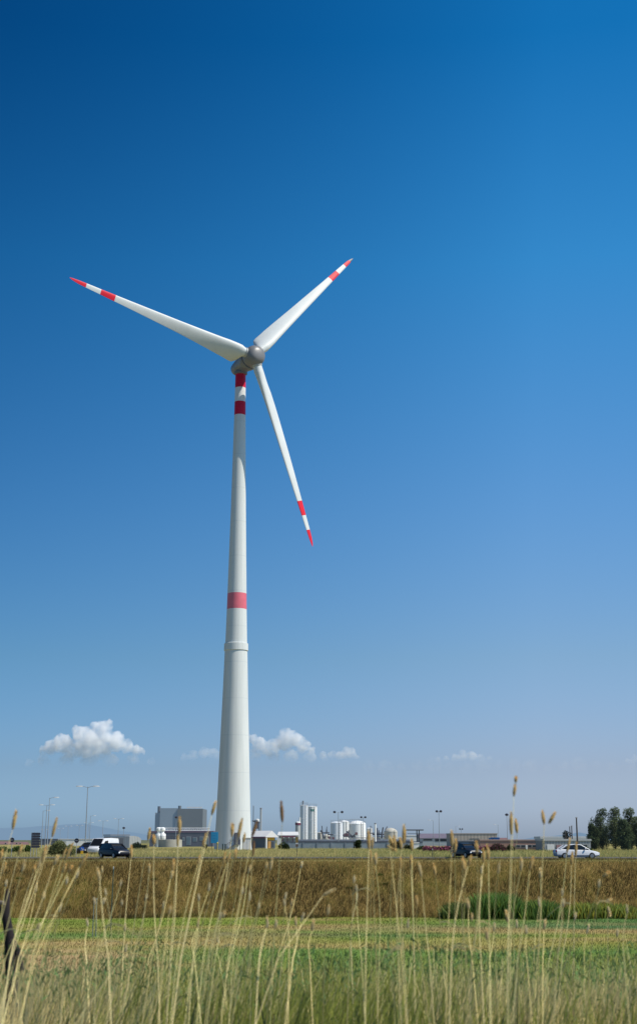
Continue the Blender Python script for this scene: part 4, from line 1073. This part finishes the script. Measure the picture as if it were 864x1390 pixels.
# ---- grass: uncountable blades
def blades(name, P, H, Wd, C, mat_, kind=True, lean=.25, lab=None, bend=.25, segs=1):
    n = len(P)
    a = rng.uniform(0, 2 * np.pi, n)
    w = np.stack([np.cos(a), np.sin(a) * .5, np.zeros(n)], 1) * (Wd / 2)[:, None]
    ln = np.stack([rng.normal(.12, lean, n), rng.normal(0, lean, n), np.ones(n)], 1); ln /= np.linalg.norm(ln, axis=1, keepdims=True)
    b2 = np.stack([rng.normal(.1, bend, n), rng.normal(0, bend, n), -.1 * np.ones(n)], 1)
    mid = P + ln * (H * .55)[:, None]
    tip = P + ln * H[:, None] + b2 * (H * .5)[:, None]
    V = np.stack([P - w, P + w, mid + w * .75, mid - w * .75, tip], 1).reshape(-1, 3)
    base = np.arange(n)[:, None] * 5
    Q = base + np.array([[0, 1, 2, 3]]); T = base + np.array([[3, 2, 4]])
    cc = np.stack([C * .8, C * .8, C, C, C * 1.15], 1).reshape(-1, 3)  # self-shade at the root painted into the blade colours, lighter to the tip
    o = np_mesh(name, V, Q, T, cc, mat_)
    return tag(o, lab, kind='stuff')
gzv = np.vectorize(gz)
grass_m = veg('grass_blades', 0, .45)
# dry brown bank
n = 195000
x_ = rng.uniform(-46, 46, n); y_ = rng.uniform(D_TOE - 3.2, D_TOP + 1.2, n)
keep = y_ > D_TOE - .4 - 2.4 * np.clip(np.array([.35 + nz(a, 0, .16, 81) + .6 * nz(a, 0, .7, 82) for a in x_]), 0, 1.2)
x_, y_ = x_[keep], y_[keep]; n = len(x_)
P = np.stack([x_, y_, gzv(x_, y_) - .02], 1)
pat = np.array([nz(a, c * .8, .22, 4) + .8 * nz(a, c * .7, .7, 14) + .7 * nz(a, c * .35, 1.9, 24) for a, c in zip(x_, y_)])
hk = np.clip((y_ - D_TOE) / (D_TOP - D_TOE), 0, 1)
c0 = np.array((.35, .245, .075)); c1 = np.array((.54, .42, .16)); c2 = np.array((.075, .052, .022))
k1 = np.clip(.50 + pat * 1.35 + .9 * np.array([nz(a, c * 1.6, .07, 61) for a, c in zip(x_, y_)]) + rng.normal(0, .13, n), 0, 1)[:, None]
C_ = c2 * (1 - k1) + c0 * k1
top_y = (np.clip((hk - .72) * 2.2, 0, .6) * rng.uniform(0, 1, n) + (rng.uniform(0, 1, n) < .10) * .6)[:, None]
C_ = C_ * (1 - top_y) + c1 * top_y
gr = (rng.uniform(0, 1, n) < .05 + .12 * np.clip(pat, 0, 1))[:, None]
C_ = np.where(gr, np.array((.17, .19, .05)), C_)
ol = np.clip(.1 + 1.3 * np.array([nz(a, c * 1.3, .13, 71) for a, c in zip(x_, y_)]), 0, .75)[:, None]
C_ = C_ * (1 - ol) + C_ * np.array((.86, 1.06, .8)) * ol
C_ *= (1.12 - .22 * np.clip((hk - .62) * 3, 0, 1) * (1 - np.clip((hk - .93) * 16, 0, 1)))[:, None]
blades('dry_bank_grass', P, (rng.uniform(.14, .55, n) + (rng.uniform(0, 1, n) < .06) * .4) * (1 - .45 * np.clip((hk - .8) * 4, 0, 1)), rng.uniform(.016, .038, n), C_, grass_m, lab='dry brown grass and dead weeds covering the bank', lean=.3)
# short green field
n = 90000
y_ = 50 + (D_TOE - 50) * rng.uniform(0, 1, n) ** .8; x_ = rng.uniform(-1, 1, n) * (y_ * .30 + 3)
P = np.stack([x_, y_, gzv(x_, y_) - .01], 1)
C_ = np.array([field_col(a, c) for a, c in zip(x_, y_)]) * rng.uniform(.75, 1.35, (n, 1))
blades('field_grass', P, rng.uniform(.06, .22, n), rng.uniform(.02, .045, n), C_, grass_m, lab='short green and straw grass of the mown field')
# tall yellow grass beyond the road
n = 60000
y_ = 149.5 + 150 * rng.uniform(0, 1, n) ** 1.6; x_ = rng.uniform(-1, 1, n) * (y_ * .27 + 4)
P = np.stack([x_, y_, np.zeros(n)], 1)
k1 = np.clip(.62 + .55 * np.array([nz(a, c, .07, 21) for a, c in zip(x_, y_)]) + rng.normal(0, .15, n), 0, 1)[:, None]
k1 = np.where((x_ > fx(560, 180) + 0 * y_)[:, None], k1 * .62, k1)
C_ = np.array((.26, .29, .09)) * (1 - k1) + np.array((.74, .59, .26)) * k1
blades('verge_grass', P, rng.uniform(.12, .5, n), rng.uniform(.03, .07, n), C_ * rng.uniform(.75, 1.25, (n, 1)), grass_m, lab='yellow dry grass between the road and the works', lean=.2)
# thin strip of straw along the near kerb
n = 9000
x_ = rng.uniform(-42, 42, n); y_ = rng.uniform(D_TOP - .6, 136.6, n)
P = np.stack([x_, y_, gzv(x_, y_)], 1)
blades('roadside_grass', P, rng.uniform(.02, .09, n), rng.uniform(.02, .05, n), np.array((.38, .27, .11)) * rng.uniform(.5, 1.2, (n, 1)), grass_m, lab='straw grass at the near road edge')

# green reed clumps at the foot of the bank
def reeds(lab, px0, px1, top, D, c, n):
    xa, xb = fx(px0, D, 1235), fx(px1, D, 1235)
    r = empty('reed_clump', ((xa + xb) / 2, D, ZF), 0, lab, 'reeds', 'green reeds at the foot of the bank')
    H = fz(top, D) - ZF; W = (xb - xa) / 2
    x_ = rng.uniform(-1, 1, n); yy = rng.normal(0, .9, n)
    env = np.clip(1.02 - np.abs(x_) ** 2.5 * .6 + .30 * np.array([nz(a * W, 0, .8, 31) for a in x_]), .2, 1.15)
    P = np.stack([x_ * W, yy, np.zeros(n)], 1)
    Hh = H * env * rng.uniform(.35, 1.08, n)
    Cc = np.array(c) * np.array((1.35, 1.2, 1.1)) * rng.uniform(.45, 1.8, (n, 1)) * np.where(rng.uniform(0, 1, (n, 1)) < .15, np.array((1.7, 1.25, .9)), 1)
    a = rng.uniform(0, 2 * np.pi, n); w_ = np.stack([np.cos(a), np.sin(a), 0 * a], 1) * .05
    tip = P + np.stack([rng.normal(.05, .34, n), rng.normal(-.15, .3, n), np.ones(n)], 1) * Hh[:, None]
    mid = (P + tip) / 2 + np.stack([0 * a, 0 * a, .08 * Hh], 1)
    Vv = np.stack([P - w_, P + w_, mid + w_, mid - w_, tip], 1).reshape(-1, 3); b0 = np.arange(n)[:, None] * 5
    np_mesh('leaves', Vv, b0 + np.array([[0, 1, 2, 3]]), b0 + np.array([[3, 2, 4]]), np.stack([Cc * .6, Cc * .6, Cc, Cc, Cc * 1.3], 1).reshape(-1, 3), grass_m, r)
reeds('low dark reed clump at the start of the green strip', 598, 645, 1224, 119.5, (0.078, 0.116, 0.039), 1800)
reeds('tallest green reed clump below the brick building', 636, 712, 1211, 119.8, (0.085, 0.160, 0.044), 4200)
reeds('lower green reed clump next to the tallest one', 704, 765, 1221, 119.6, (0.093, 0.160, 0.044), 2800)
reeds('pale green weedy reed clump towards the picture edge', 755, 880, 1225, 119.9, (0.155, 0.196, 0.047), 3800)
# small fresh green weeds on the bank
for px, py, D, w, lab in ((515, 1189, 130, 7, 'bright green weed on the bank, upper one under the domed tank'), (521.5, 1203, 128, 8, 'bright green weed on the bank, just under the upper one'), (472, 1213, 127, 9, 'green weed low on the bank under the widest tank'),
                          (29, 1195, 129, 16, 'broad green weed patch on the bank under the hedge'), (210, 1196, 129, 9, 'green weed patch on the bank below the works'), (385, 1205, 128, 6, 'small green weed on the bank below the pavilion')):
    gzz = gz(fx(px, D, py), D)
    shrub(lab, px, D, py - 4, w, (.085, .14, .025), 500, 'weed', 'green weeds on the brown bank', lsz=.06, z_base=gzz)

# ================================================================ foreground: near bank weeds and tall dry stems
straw_m = mat('straw_stalk', (.50, .38, .16), .7, .2, 12)
stalk_cols = [(.93, .76, .36), (.88, .70, .30), (.80, .69, .30)]
seed_cols = [(.88, .65, .28), (.90, .74, .40), (.45, .27, .13), (.88, .77, .50)]
stem_mat = veg('stem_straw', 0, .4)
stalk_mat = veg('stem_stalk', 0, .08)
def stem_thing(name, lab, group, pts, srad, heads, scol, hcol):
    """pts: stalk points, root first; heads: list of (centre line points, radius)"""
    root = pts[0]
    r = empty(name, root, 0, lab, 'grass stem', group)
    q = MB().tube([p - root for p in pts], [srad * (1.15 - .5 * i / (len(pts) - 1)) for i in range(len(pts))], 6)
    Vv = np.array(q.v); 
    o = q.build('stalk', stalk_mat, r, smooth=60)
    def setcol(o, c, var=.2):
        me = o.data; a = me.color_attributes.new('Col', 'FLOAT_COLOR', 'POINT'); n = len(me.vertices)
        c4 = np.ones((n, 4), np.float32); c4[:, :3] = np.array(c) * rng.uniform(1 - var, 1 + var, (n, 1)); a.data.foreach_set('color', c4.ravel())
    setcol(o, scol)
    if rnd.random() < .22:          # a dry leaf curling off the stalk
        lv = MB()
        for q_ in range(1):
            i_ = rnd.choice((2, 3, 3, 4, 5)); i_ = min(i_, len(pts) - 2)
            b0 = pts[i_].lerp(pts[i_ + 1], rnd.random()) - root
            s_ = rnd.choice((-1, 1)); ll = rnd.uniform(.05, .13); up_ = rnd.uniform(.2, .9)
            ring = []
            for f in (0, .3, .6, .85, 1):
                c_ = b0 + Vector((s_ * ll * f * (.5 + .5 * f), rnd.uniform(-.01, .01), ll * (up_ * f - .9 * f * f)))
                w_ = .0028 * (1 - f) ** .6 + .0002
                ring.append([c_ + Vector((0, -w_ * .6, w_)), c_ - Vector((0, -w_ * .6, w_))])
            lv.loft(ring, caps=False, closed=False)
        setcol(lv.build('leaf', stem_mat, r), (.80, .64, .30))
    for cl, hr in heads:
        cl = [p - root for p in cl]
        L_ = sum((cl[i + 1] - cl[i]).length for i in range(len(cl) - 1))
        # bristly head: a slim core and many short bristles
        nb = 130
        core = MB().tube(cl, [hr * .35] + [hr * .75] * (len(cl) - 2) + [hr * .2], 7)
        V0 = np.array([tuple(v) for v in core.v]); 
        ts = rng.uniform(0, 1, nb); seg = np.array([tuple(p) for p in cl]); tt = np.linspace(0, 1, len(cl))
        pc = np.stack([np.interp(ts, tt, seg[:, k]) for k in range(3)], 1)
        ax = (seg[-1] - seg[0]) / np.linalg.norm(seg[-1] - seg[0])
        d = rng.normal(size=(nb, 3)); d -= np.outer(d @ ax, ax); d /= np.linalg.norm(d, axis=1, keepdims=True)
        env = np.sin(np.pi * np.clip(.12 + ts * .8, 0, 1)) ** .6
        tip = pc + d * (hr * 1.15 * env * rng.uniform(.7, 1.2, nb))[:, None] + ax * (hr * 1.3)
        wv = np.cross(d, ax) * hr * .32
        Vb = np.stack([pc - wv, pc + wv, tip], 1).reshape(-1, 3)
        allV = np.concatenate([V0, Vb]); n0 = len(V0)
        Qc = np.array([f for f in core.f if len(f) == 4]); Tb = n0 + np.arange(nb * 3).reshape(nb, 3)
        cc = np.concatenate([np.tile(np.array(hcol) * .8, (n0, 1)), np.repeat(np.array(hcol)[None] * rng.uniform(.75, 1.35, (nb, 1)), 3, 0)])
        np_mesh('seed_head', allV, Qc, Tb, cc, stem_mat, r)
    return r

LABS = {0: 'tall straw-coloured grass stem with a bristly golden seed head',
        1: 'tall straw-coloured grass stem with a pale cream seed head',
        2: 'tall grass stem with a dark brown seed head standing against the sky',
        3: 'short thin grass stem with a small pale drooping husk'}
GR = {0: 'golden-headed dry grass stems in the foreground', 1: 'cream-headed dry grass stems in the foreground', 2: 'dark-headed dry grass stems in the foreground', 3: 'short husk-bearing grass stems in the foreground'}
def make_stem(tx, ty, hl, bx_, hk=0, D=None, curve=0.0, lab=None, hw=4.0, lean_head=None, extra_heads=(), y_b=1300):
    D = D or rnd.uniform(4.2, 6.6)
    m = mpp(D)
    dy_ = rnd.uniform(-.25, .25)
    P1 = at(tx, ty, D)
    # direction of the stalk, head follows it unless told otherwise
    L_ = math.hypot(tx - bx_, y_b - ty); ux, uy = (tx - bx_) / L_, (ty - y_b) / L_
    if lean_head: hx, hy = lean_head
    else:
        a = rnd.uniform(-.12, .12); hx, hy = ux * math.cos(a) - uy * math.sin(a), ux * math.sin(a) + uy * math.cos(a)
    H0 = (tx - hx * hl, ty - hy * hl)
    hp = [at(H0[0] + hx * hl * f, H0[1] + hy * hl * f, D) for f in (0, .25, .5, .75, 1)]
    pts = []
    zg = gz(0, D + dy_)
    for f in (0, .2, .4, .6, .8, 1):
        X_ = bx_ + (H0[0] - bx_) * f + curve * math.sin(math.pi * f) * 8; Y_ = y_b + (H0[1] - y_b) * f
        pts.append(at(X_, Y_, D + dy_ * (1 - f)))
    d0 = (pts[0] - pts[1]).normalized(); d0 = (d0 + Vector((0, 0, -.8))).normalized()
    k = (pts[0].z - zg) / -d0.z if d0.z < 0 else .5
    pts = [pts[0] + d0 * k, pts[0] + d0 * k * .5] + pts
    heads = [(hp, hw * m * .62)]
    for (ax_, ay_, al, adx, ady) in extra_heads:
        heads.append(([at(ax_ + adx * al * f, ay_ + ady * al * f, D) for f in (0, .25, .5, .75, 1)], hw * m * .62))
    return stem_thing('grass_stem', lab or LABS[hk], GR[hk] if not lab else None, pts, m * rnd.uniform(.36, .54), heads, rnd.choice(stalk_cols), seed_cols[hk])

# stems that stand out
U = 'golden'
make_stem(22, 1102, 24, -30, 0, 4.6, lab='golden seed head leaning over the green hedge at the picture edge', hw=5.5)
make_stem(77, 1112, 25, 16, 0, 4.8, lab='brownish golden seed head rising just beside the lamp cluster', hw=4.5)
make_stem(292.5, 1089, 18, 245, 0, 4.7, lab='golden seed head reaching the sky beside the shaded turbine flank', hw=4.6)
make_stem(244, 1111, 20, 231, 0, 4.8, lab='golden seed head in front of the large grey block', hw=5)
make_stem(381.5, 1090, 26, 370, 2, 4.5, lab='dark brown seed head standing against the sky above the bush', hw=5.2)
make_stem(328, 1113, 24, 282, 0, 4.6, lab='forked golden seed heads in front of the turbine foot', hw=5.0, extra_heads=[(315, 1134, 14, .0, -1)])
make_stem(348, 1117, 20, 310, 2, 4.7, lab='brown seed head in front of the duct frame', hw=4.6)
make_stem(698.5, 1066, 15, 690, 0, 4.4, lab='tallest grass stem with two small heads above each other in the sky', hw=4.6, lean_head=(.12, -.99), extra_heads=[(699, 1062, 6, .1, -1)])
make_stem(693, 1105, 28, 688, 0, 4.5, lab='long upright golden head beside the dark round lamp head', hw=5.6)
make_stem(735.5, 1102, 17, 730, 0, 4.6, lab='forked pair of golden heads spread like a V against the sky', hw=5, lean_head=(-.14, -.99), extra_heads=[(744, 1118, 16, .5, -.86)])
make_stem(453, 1207, 17, 378, 1, 4.6, lab='cream head bent far sideways low before the bank', hw=4.6, lean_head=(.86, -.5))
make_stem(825, 1184, 10, 768, 0, 4.6, lab='golden head on a strongly slanting stem low before the bank', hw=5.5, lean_head=(.75, -.66), curve=.6)
make_stem(827, 1242, 12, 824, 1, 5, lab='drooping cream head hooked over like a crook', hw=4, lean_head=(.25, .97), extra_heads=[(822, 1224, 8, .7, -.4)])
make_stem(548, 1121, 24, 545, 0, 4.6, lab='thick upright golden head in front of the steel canopy', hw=5.4)
make_stem(612.5, 1129, 20, 606, 0, 4.6, lab='golden head just in front of the pale hall end', hw=4.6)
make_stem(500, 1129, 24, 496, 0, 4.6, lab='golden head in front of the narrow short tank', hw=5)
make_stem(536, 1152, 20, 545, 0, 4.7, lab='golden head nodding to one side under the domed tank', hw=4.6, lean_head=(.45, .89), extra_heads=[(525, 1148, 12, .8, .5)])
# the rest
for t in [(4, 1155, 14, -42, 0), (30, 1148, 14, -12, 0), (34, 1170, 14, 0, 1), (9, 1196, 8, -12, 3), (8, 1172, 16, -34, 0), (62, 1150, 22, 15, 0), (56, 1164, 16, 8, 1), (48, 1175, 10, 14, 0), (78, 1163, 12, 26, 1), (98, 1146, 24, 45, 0), (90, 1152, 16, 38, 0),
          (113, 1168, 12, 40, 1), (119, 1160, 20, 48, 0), (97, 1176, 10, 30, 0), (51, 1200, 12, 26, 1), (60, 1213, 9, 34, 1), (107, 1183, 10, 58, 3), (90, 1174, 12, 44, 0), (133, 1180, 16, 147, 1),
          (178, 1149, 16, 167, 0), (165, 1223, 6, 162, 3), (203, 1126, 15, 176, 0), (203, 1174, 12, 180, 1), (209, 1136, 10, 214, 0), (242, 1135, 14, 233, 0), (236, 1168, 14, 206, 0), (234, 1184, 9, 202, 1), (200, 1215, 8, 185, 3),
          (280, 1132, 18, 246, 0), (272, 1162, 12, 240, 0), (316, 1121, 15, 284, 0), (332, 1132, 12, 300, 0), (345, 1143, 20, 322, 2), (369, 1166, 16, 338, 1), (362, 1172, 8, 330, 1), (306, 1158, 16, 264, 0), (313, 1160, 13, 276, 0), (321, 1154, 12, 288, 0), (340, 1176, 10, 312, 1),
          (270, 1215, 8, 262, 3), (285, 1200, 10, 262, 3), (352, 1226, 8, 340, 3), (388, 1213, 9, 376, 3), (385, 1222, 8, 392, 3), (401, 1247, 10, 398, 1), (364, 1252, 8, 352, 3),
          (505, 1137, 15, 510, 0), (503, 1155, 16, 503, 0), (510, 1160, 14, 514, 1), (543, 1139, 14, 548, 0), (558, 1141, 14, 562, 0), (557, 1164, 14, 561, 0), (543, 1164, 16, 540, 0), (534, 1136, 16, 532, 0), (568, 1172, 18, 582, 1), (588, 1174, 15, 600, 0, ), (565, 1217, 12, 571, 0),
          (619, 1141, 16, 613, 0), (628, 1165, 16, 632, 0), (638, 1163, 13, 612, 0), (646, 1144, 14, 640, 0), (655, 1153, 18, 652, 0), (661, 1148, 20, 664, 0), (653, 1193, 12, 640, 1), (700, 1114, 17, 697, 0), (708, 1166, 16, 692, 1), (722, 1164, 18, 702, 0), (732, 1181, 11, 728, 1),
          (773, 1139, 20, 745, 0), (781, 1145, 18, 778, 0), (776, 1158, 16, 762, 0), (677, 1172, 14, 672, 1), (630, 1169, 14, 626, 0), (686, 1238, 14, 690, 1), (634, 1222, 12, 640, 1), (660, 1262, 14, 664, 1), (700, 1250, 10, 704, 3), (762, 1208, 8, 756, 3), (780, 1240, 10, 772, 3), (798, 1256, 12, 792, 3),
          (850, 1230, 10, 846, 3), (480, 1190, 9, 474, 3), (483, 1202, 8, 490, 3), (447, 1230, 12, 440, 1), (425, 1250, 14, 420, 1), (170, 1255, 9, 166, 3), (143, 1208, 8, 150, 3), (128, 1220, 8, 132, 3), (232, 1232, 9, 222, 1), (300, 1240, 9, 292, 3), (330, 1205, 9, 316, 3), (740, 1250, 12, 736, 1), (812, 1196, 9, 800, 3), (838, 1262, 10, 834, 3)]:
    make_stem(t[0] + rnd.uniform(-.8, .8), t[1], t[2], t[3], t[4], None, rnd.uniform(-.55, .55), hw=(3.2 if t[4] == 3 else rnd.uniform(3.0, 5.4)))
# a thin scatter of lesser ones
for k in range(26):
    x0 = rnd.choice((rnd.uniform(0, 864), rnd.gauss(300, 60), rnd.gauss(600, 70), rnd.gauss(60, 40)))
    ty = rnd.uniform(1170, 1285)
    ln = rnd.gauss(.16, .12)
    make_stem(x0 + (1300 - ty) * ln, ty, rnd.uniform(7, 12), x0, rnd.choice((1, 3, 3)), rnd.uniform(4.2, 7), rnd.uniform(-.8, .8), hw=rnd.uniform(2.6, 3.8))

for k in range(22):             # the stand goes on past both picture edges
    x0 = rnd.choice((rnd.uniform(-330, -60), rnd.uniform(890, 1200)))
    ty = rnd.uniform(1110, 1230)
    make_stem(x0 + (1300 - ty) * rnd.gauss(.16, .08), ty, rnd.uniform(11, 18), x0, rnd.choice((0, 0, 1)), rnd.uniform(4.4, 6.6), rnd.uniform(-.5, .5), hw=rnd.uniform(3.4, 5))
# weeds and thin straw filling the lower edge
n = 25000
y_ = rng.uniform(5.2, 8.4, n); x_ = rng.uniform(-1, 1, n) * (y_ * .27 + 1.3)
P = np.stack([x_, y_, gzv(x_, y_)], 1)
top_px = 1310 - 44 * np.clip(rng.normal(.0, .6, n), -1.8, 1.3) + 10 * np.array([nz(a, c, 1.2, 40) for a, c in zip(x_, y_)]) * 2
ztop = np.array([fz(t, c) for t, c in zip(top_px, y_)])
H_b = np.clip(ztop - P[:, 2], .12, 1.6)
gk = 1.3 * np.array([nz(a, c, 1.1, 41) for a, c in zip(x_, y_)]) + rng.normal(0, .22, n)
C_ = np.where((gk > .05)[:, None], np.array((.36, .37, .08)), np.array((.92, .74, .35))) * rng.uniform(.5, 1.35, (n, 1))
C_ = np.where((rng.uniform(0, 1, n) < .12)[:, None], np.array((.045, .085, .05)), C_)
blades('weeds', P, H_b, rng.uniform(.004, .011, n), C_, grass_m, lab='tangled green weeds and straw at the near edge', lean=.13, bend=.2)
# broad-leaved dark weeds low down
n = 13000
y_ = rng.uniform(5.0, 8.5, n); x_ = rng.uniform(-1, 1, n) * (y_ * .27 + 1.3)
cl = np.array([nz(a, c * .5, 1.5, 50) for a, c in zip(x_, y_)])
tp = np.array([fz(1300 - 60 * max(-.3, v) + rng.exponential(22), c) for v, c in zip(cl, y_)])
P = np.stack([x_, y_, np.maximum(tp, gzv(x_, y_) + .05)], 1)
Vv, Q = cards(P, np.full(n, .017), .17, up=1.6)
tag(np_mesh('leafy_weeds', Vv, Q, None, np.repeat(np.array((.12, .20, .07))[None] * rng.uniform(.5, 1.6, (n, 1)), 4, 0), leaf_m), 'dark leafy undergrowth at the near edge', kind='stuff')

# dark broken stump at the near corner
D = 6.2
sp0 = at(14, 1330, D); sp1 = at(9, 1207, D)
stp = empty('broken_stump', (sp0.x, D, gz(0, D)), 0, 'dark charred broken stump leaning at the lower corner of the picture', 'stump')
o_ = Vector((sp0.x, D, gz(0, D)))
q = MB()
pts = [Vector((sp0.x + .05, D, gz(0, D) - .05)), at(16, 1320, D), at(13, 1270, D), at(8, 1240, D), at(10, 1215, D), at(11, 1207, D)]
q.tube([p - o_ for p in pts], [.03, .027, .022, .019, .013, .004], 9)
q.tube([at(12, 1262, D) - o_, at(24, 1290, D) - o_, at(28, 1318, D) - o_], [.012, .013, .018], 7)
q.tube([at(6, 1245, D) - o_, at(-2, 1228, D) - o_], [.012, .008], 7)
q.build('charred_wood', mat('charred_wood', (.020, .015, .016), .95, .5, 14, bump=.8), stp, smooth=50)
MB().tube([at(-8, 1224, D - .05) - o_, at(6, 1226, D - .06) - o_], [.012, .009], 7).build('bare_branch', mat('branch_pale', (.2, .16, .12), .8, .2, 8), stp)

# ================================================================ clouds
def cloud(lab, D, parts, dens, seed):
    """parts: (px, py, radius in px)"""
    import bmesh
    m = mpp(D)
    bm = bmesh.new()
    c0 = at(parts[0][0], parts[0][1], D)
    for px, py, rp in parts:
        p = at(px, py, D) - c0
        bmesh.ops.create_icosphere(bm, subdivisions=3, radius=rp * m, matrix=Matrix.Translation(p + Vector((0, rnd.uniform(-.5, .5) * rp * m, 0))))
    me = bpy.data.meshes.new('cloud'); bm.to_mesh(me); bm.free()
    o = bpy.data.objects.new('cloud', me); o.location = c0; col.objects.link(o)
    rm = o.modifiers.new('merge', 'REMESH'); rm.mode = 'VOXEL'; rm.voxel_size = m * .9
    tx = bpy.data.textures.new('billow', 'CLOUDS'); tx.noise_scale = m * 6; tx.noise_depth = 5
    dm = o.modifiers.new('billow', 'DISPLACE'); dm.texture = tx; dm.strength = m * 8.5; dm.mid_level = .5; dm.texture_coords = 'LOCAL'
    mt = bpy.data.materials.new('cloud_vapour_%d' % seed); t, n, l = nt(mt)
    tc = n.new('ShaderNodeTexCoord'); sx = n.new('ShaderNodeSeparateXYZ'); l.new(tc.outputs['Object'], sx.inputs[0])
    ns = n.new('ShaderNodeTexNoise'); ns.inputs['Scale'].default_value = 1 / (m * 12); ns.inputs['Detail'].default_value = 4; l.new(tc.outputs['Object'], ns.inputs['Vector'])
    zlo = min(at(p[0], p[1] + p[2], D).z for p in parts) - c0.z; zhi = max(at(p[0], p[1] - p[2], D).z for p in parts) - c0.z
    mr = n.new('ShaderNodeMapRange'); mr.inputs[1].default_value = zlo; mr.inputs[2].default_value = zlo + (zhi - zlo) * .62; mr.inputs[3].default_value = 0.0; mr.interpolation_type = 'SMOOTHSTEP'; mr.inputs[4].default_value = 1.0
    l.new(sx.outputs[2], mr.inputs[0])
    m2 = n.new('ShaderNodeMapRange'); m2.inputs[1].default_value = .38; m2.inputs[2].default_value = .62; m2.inputs[3].default_value = .1; m2.inputs[4].default_value = 1.2
    l.new(ns.outputs[0], m2.inputs[0])
    mu = n.new('ShaderNodeMath'); mu.operation = 'MULTIPLY'; l.new(mr.outputs[0], mu.inputs[0]); l.new(m2.outputs[0], mu.inputs[1])
    m3 = n.new('ShaderNodeMath'); m3.operation = 'MULTIPLY'; m3.inputs[1].default_value = dens; l.new(mu.outputs[0], m3.inputs[0])
    vp = n.new('ShaderNodeVolumeScatter'); vp.inputs['Color'].default_value = (1, .992, .985, 1); vp.inputs['Anisotropy'].default_value = .0
    l.new(m3.outputs[0], vp.inputs['Density'])
    out = n.new('ShaderNodeOutputMaterial'); l.new(vp.outputs[0], out.inputs['Volume'])
    o.data.materials.append(mt)
    return tag(o, lab, 'cloud')
DC = 9000
cloud('largest white cumulus cloud, standing alone over the lamp cluster', DC, [(120, 1010, 20), (140, 992, 14), (146, 986, 8), (112, 998, 12), (104, 990, 6), (86, 1010, 14), (70, 1014, 11), (60, 1019, 8), (156, 1006, 14), (172, 1013, 10), (186, 1018, 7), (194, 1021, 4), (100, 1018, 14), (135, 1016, 16), (128, 985, 6), (78, 1004, 6), (148, 980, 5), (120, 994, 9), (163, 1003, 6), (40, 1036, 7), (60, 1034, 10), (90, 1034, 11), (120, 1033, 12), (150, 1033, 11), (180, 1032, 9), (205, 1034, 6)], .026, 1)
cloud('white cumulus cloud just beside the tower, with a peaked top', DC, [(386, 1006, 13), (392, 1000, 9), (400, 1004, 10), (412, 1013, 10), (370, 1014, 11), (352, 1010, 10), (344, 1004, 7), (338, 1000, 5), (360, 1018, 8), (422, 1019, 6), (383, 996, 6), (388, 993, 7), (396, 995, 5), (408, 1004, 6), (346, 1024, 9), (370, 1027, 10), (395, 1028, 11), (420, 1028, 9), (440, 1031, 6)], .024, 2)
cloud('small puff of cloud trailing behind the peaked one', DC + 500, [(470, 1022, 8), (476, 1023, 7), (462, 1026, 7), (450, 1025, 6), (438, 1025, 5), (484, 1028, 4)], .018, 3)
cloud('thin flat pale cloud above the tan warehouse', DC + 800, [(628, 1026, 8), (640, 1027, 8), (652, 1029, 6), (618, 1029, 6), (605, 1030, 5), (664, 1030, 4), (594, 1031, 4)], .011, 4)
cloud('faint cloud wisp half hidden behind the tower', DC + 900, [(262, 1026, 8), (278, 1022, 8), (250, 1029, 6), (290, 1024, 9)], .006, 5)
cloud('faint small cloud at the picture edge above the eucalyptus', DC + 900, [(862, 1031, 6), (852, 1033, 4), (874, 1030, 7)], .008, 6)
cloud('faint wide haze bank low over the tan warehouse and brick building', DC + 1500, [(500 + 22 * k, 1040 + 3 * math.sin(k * 1.3), 9 + 3 * math.sin(k * 2.1)) for k in range(17)], .0009, 7)
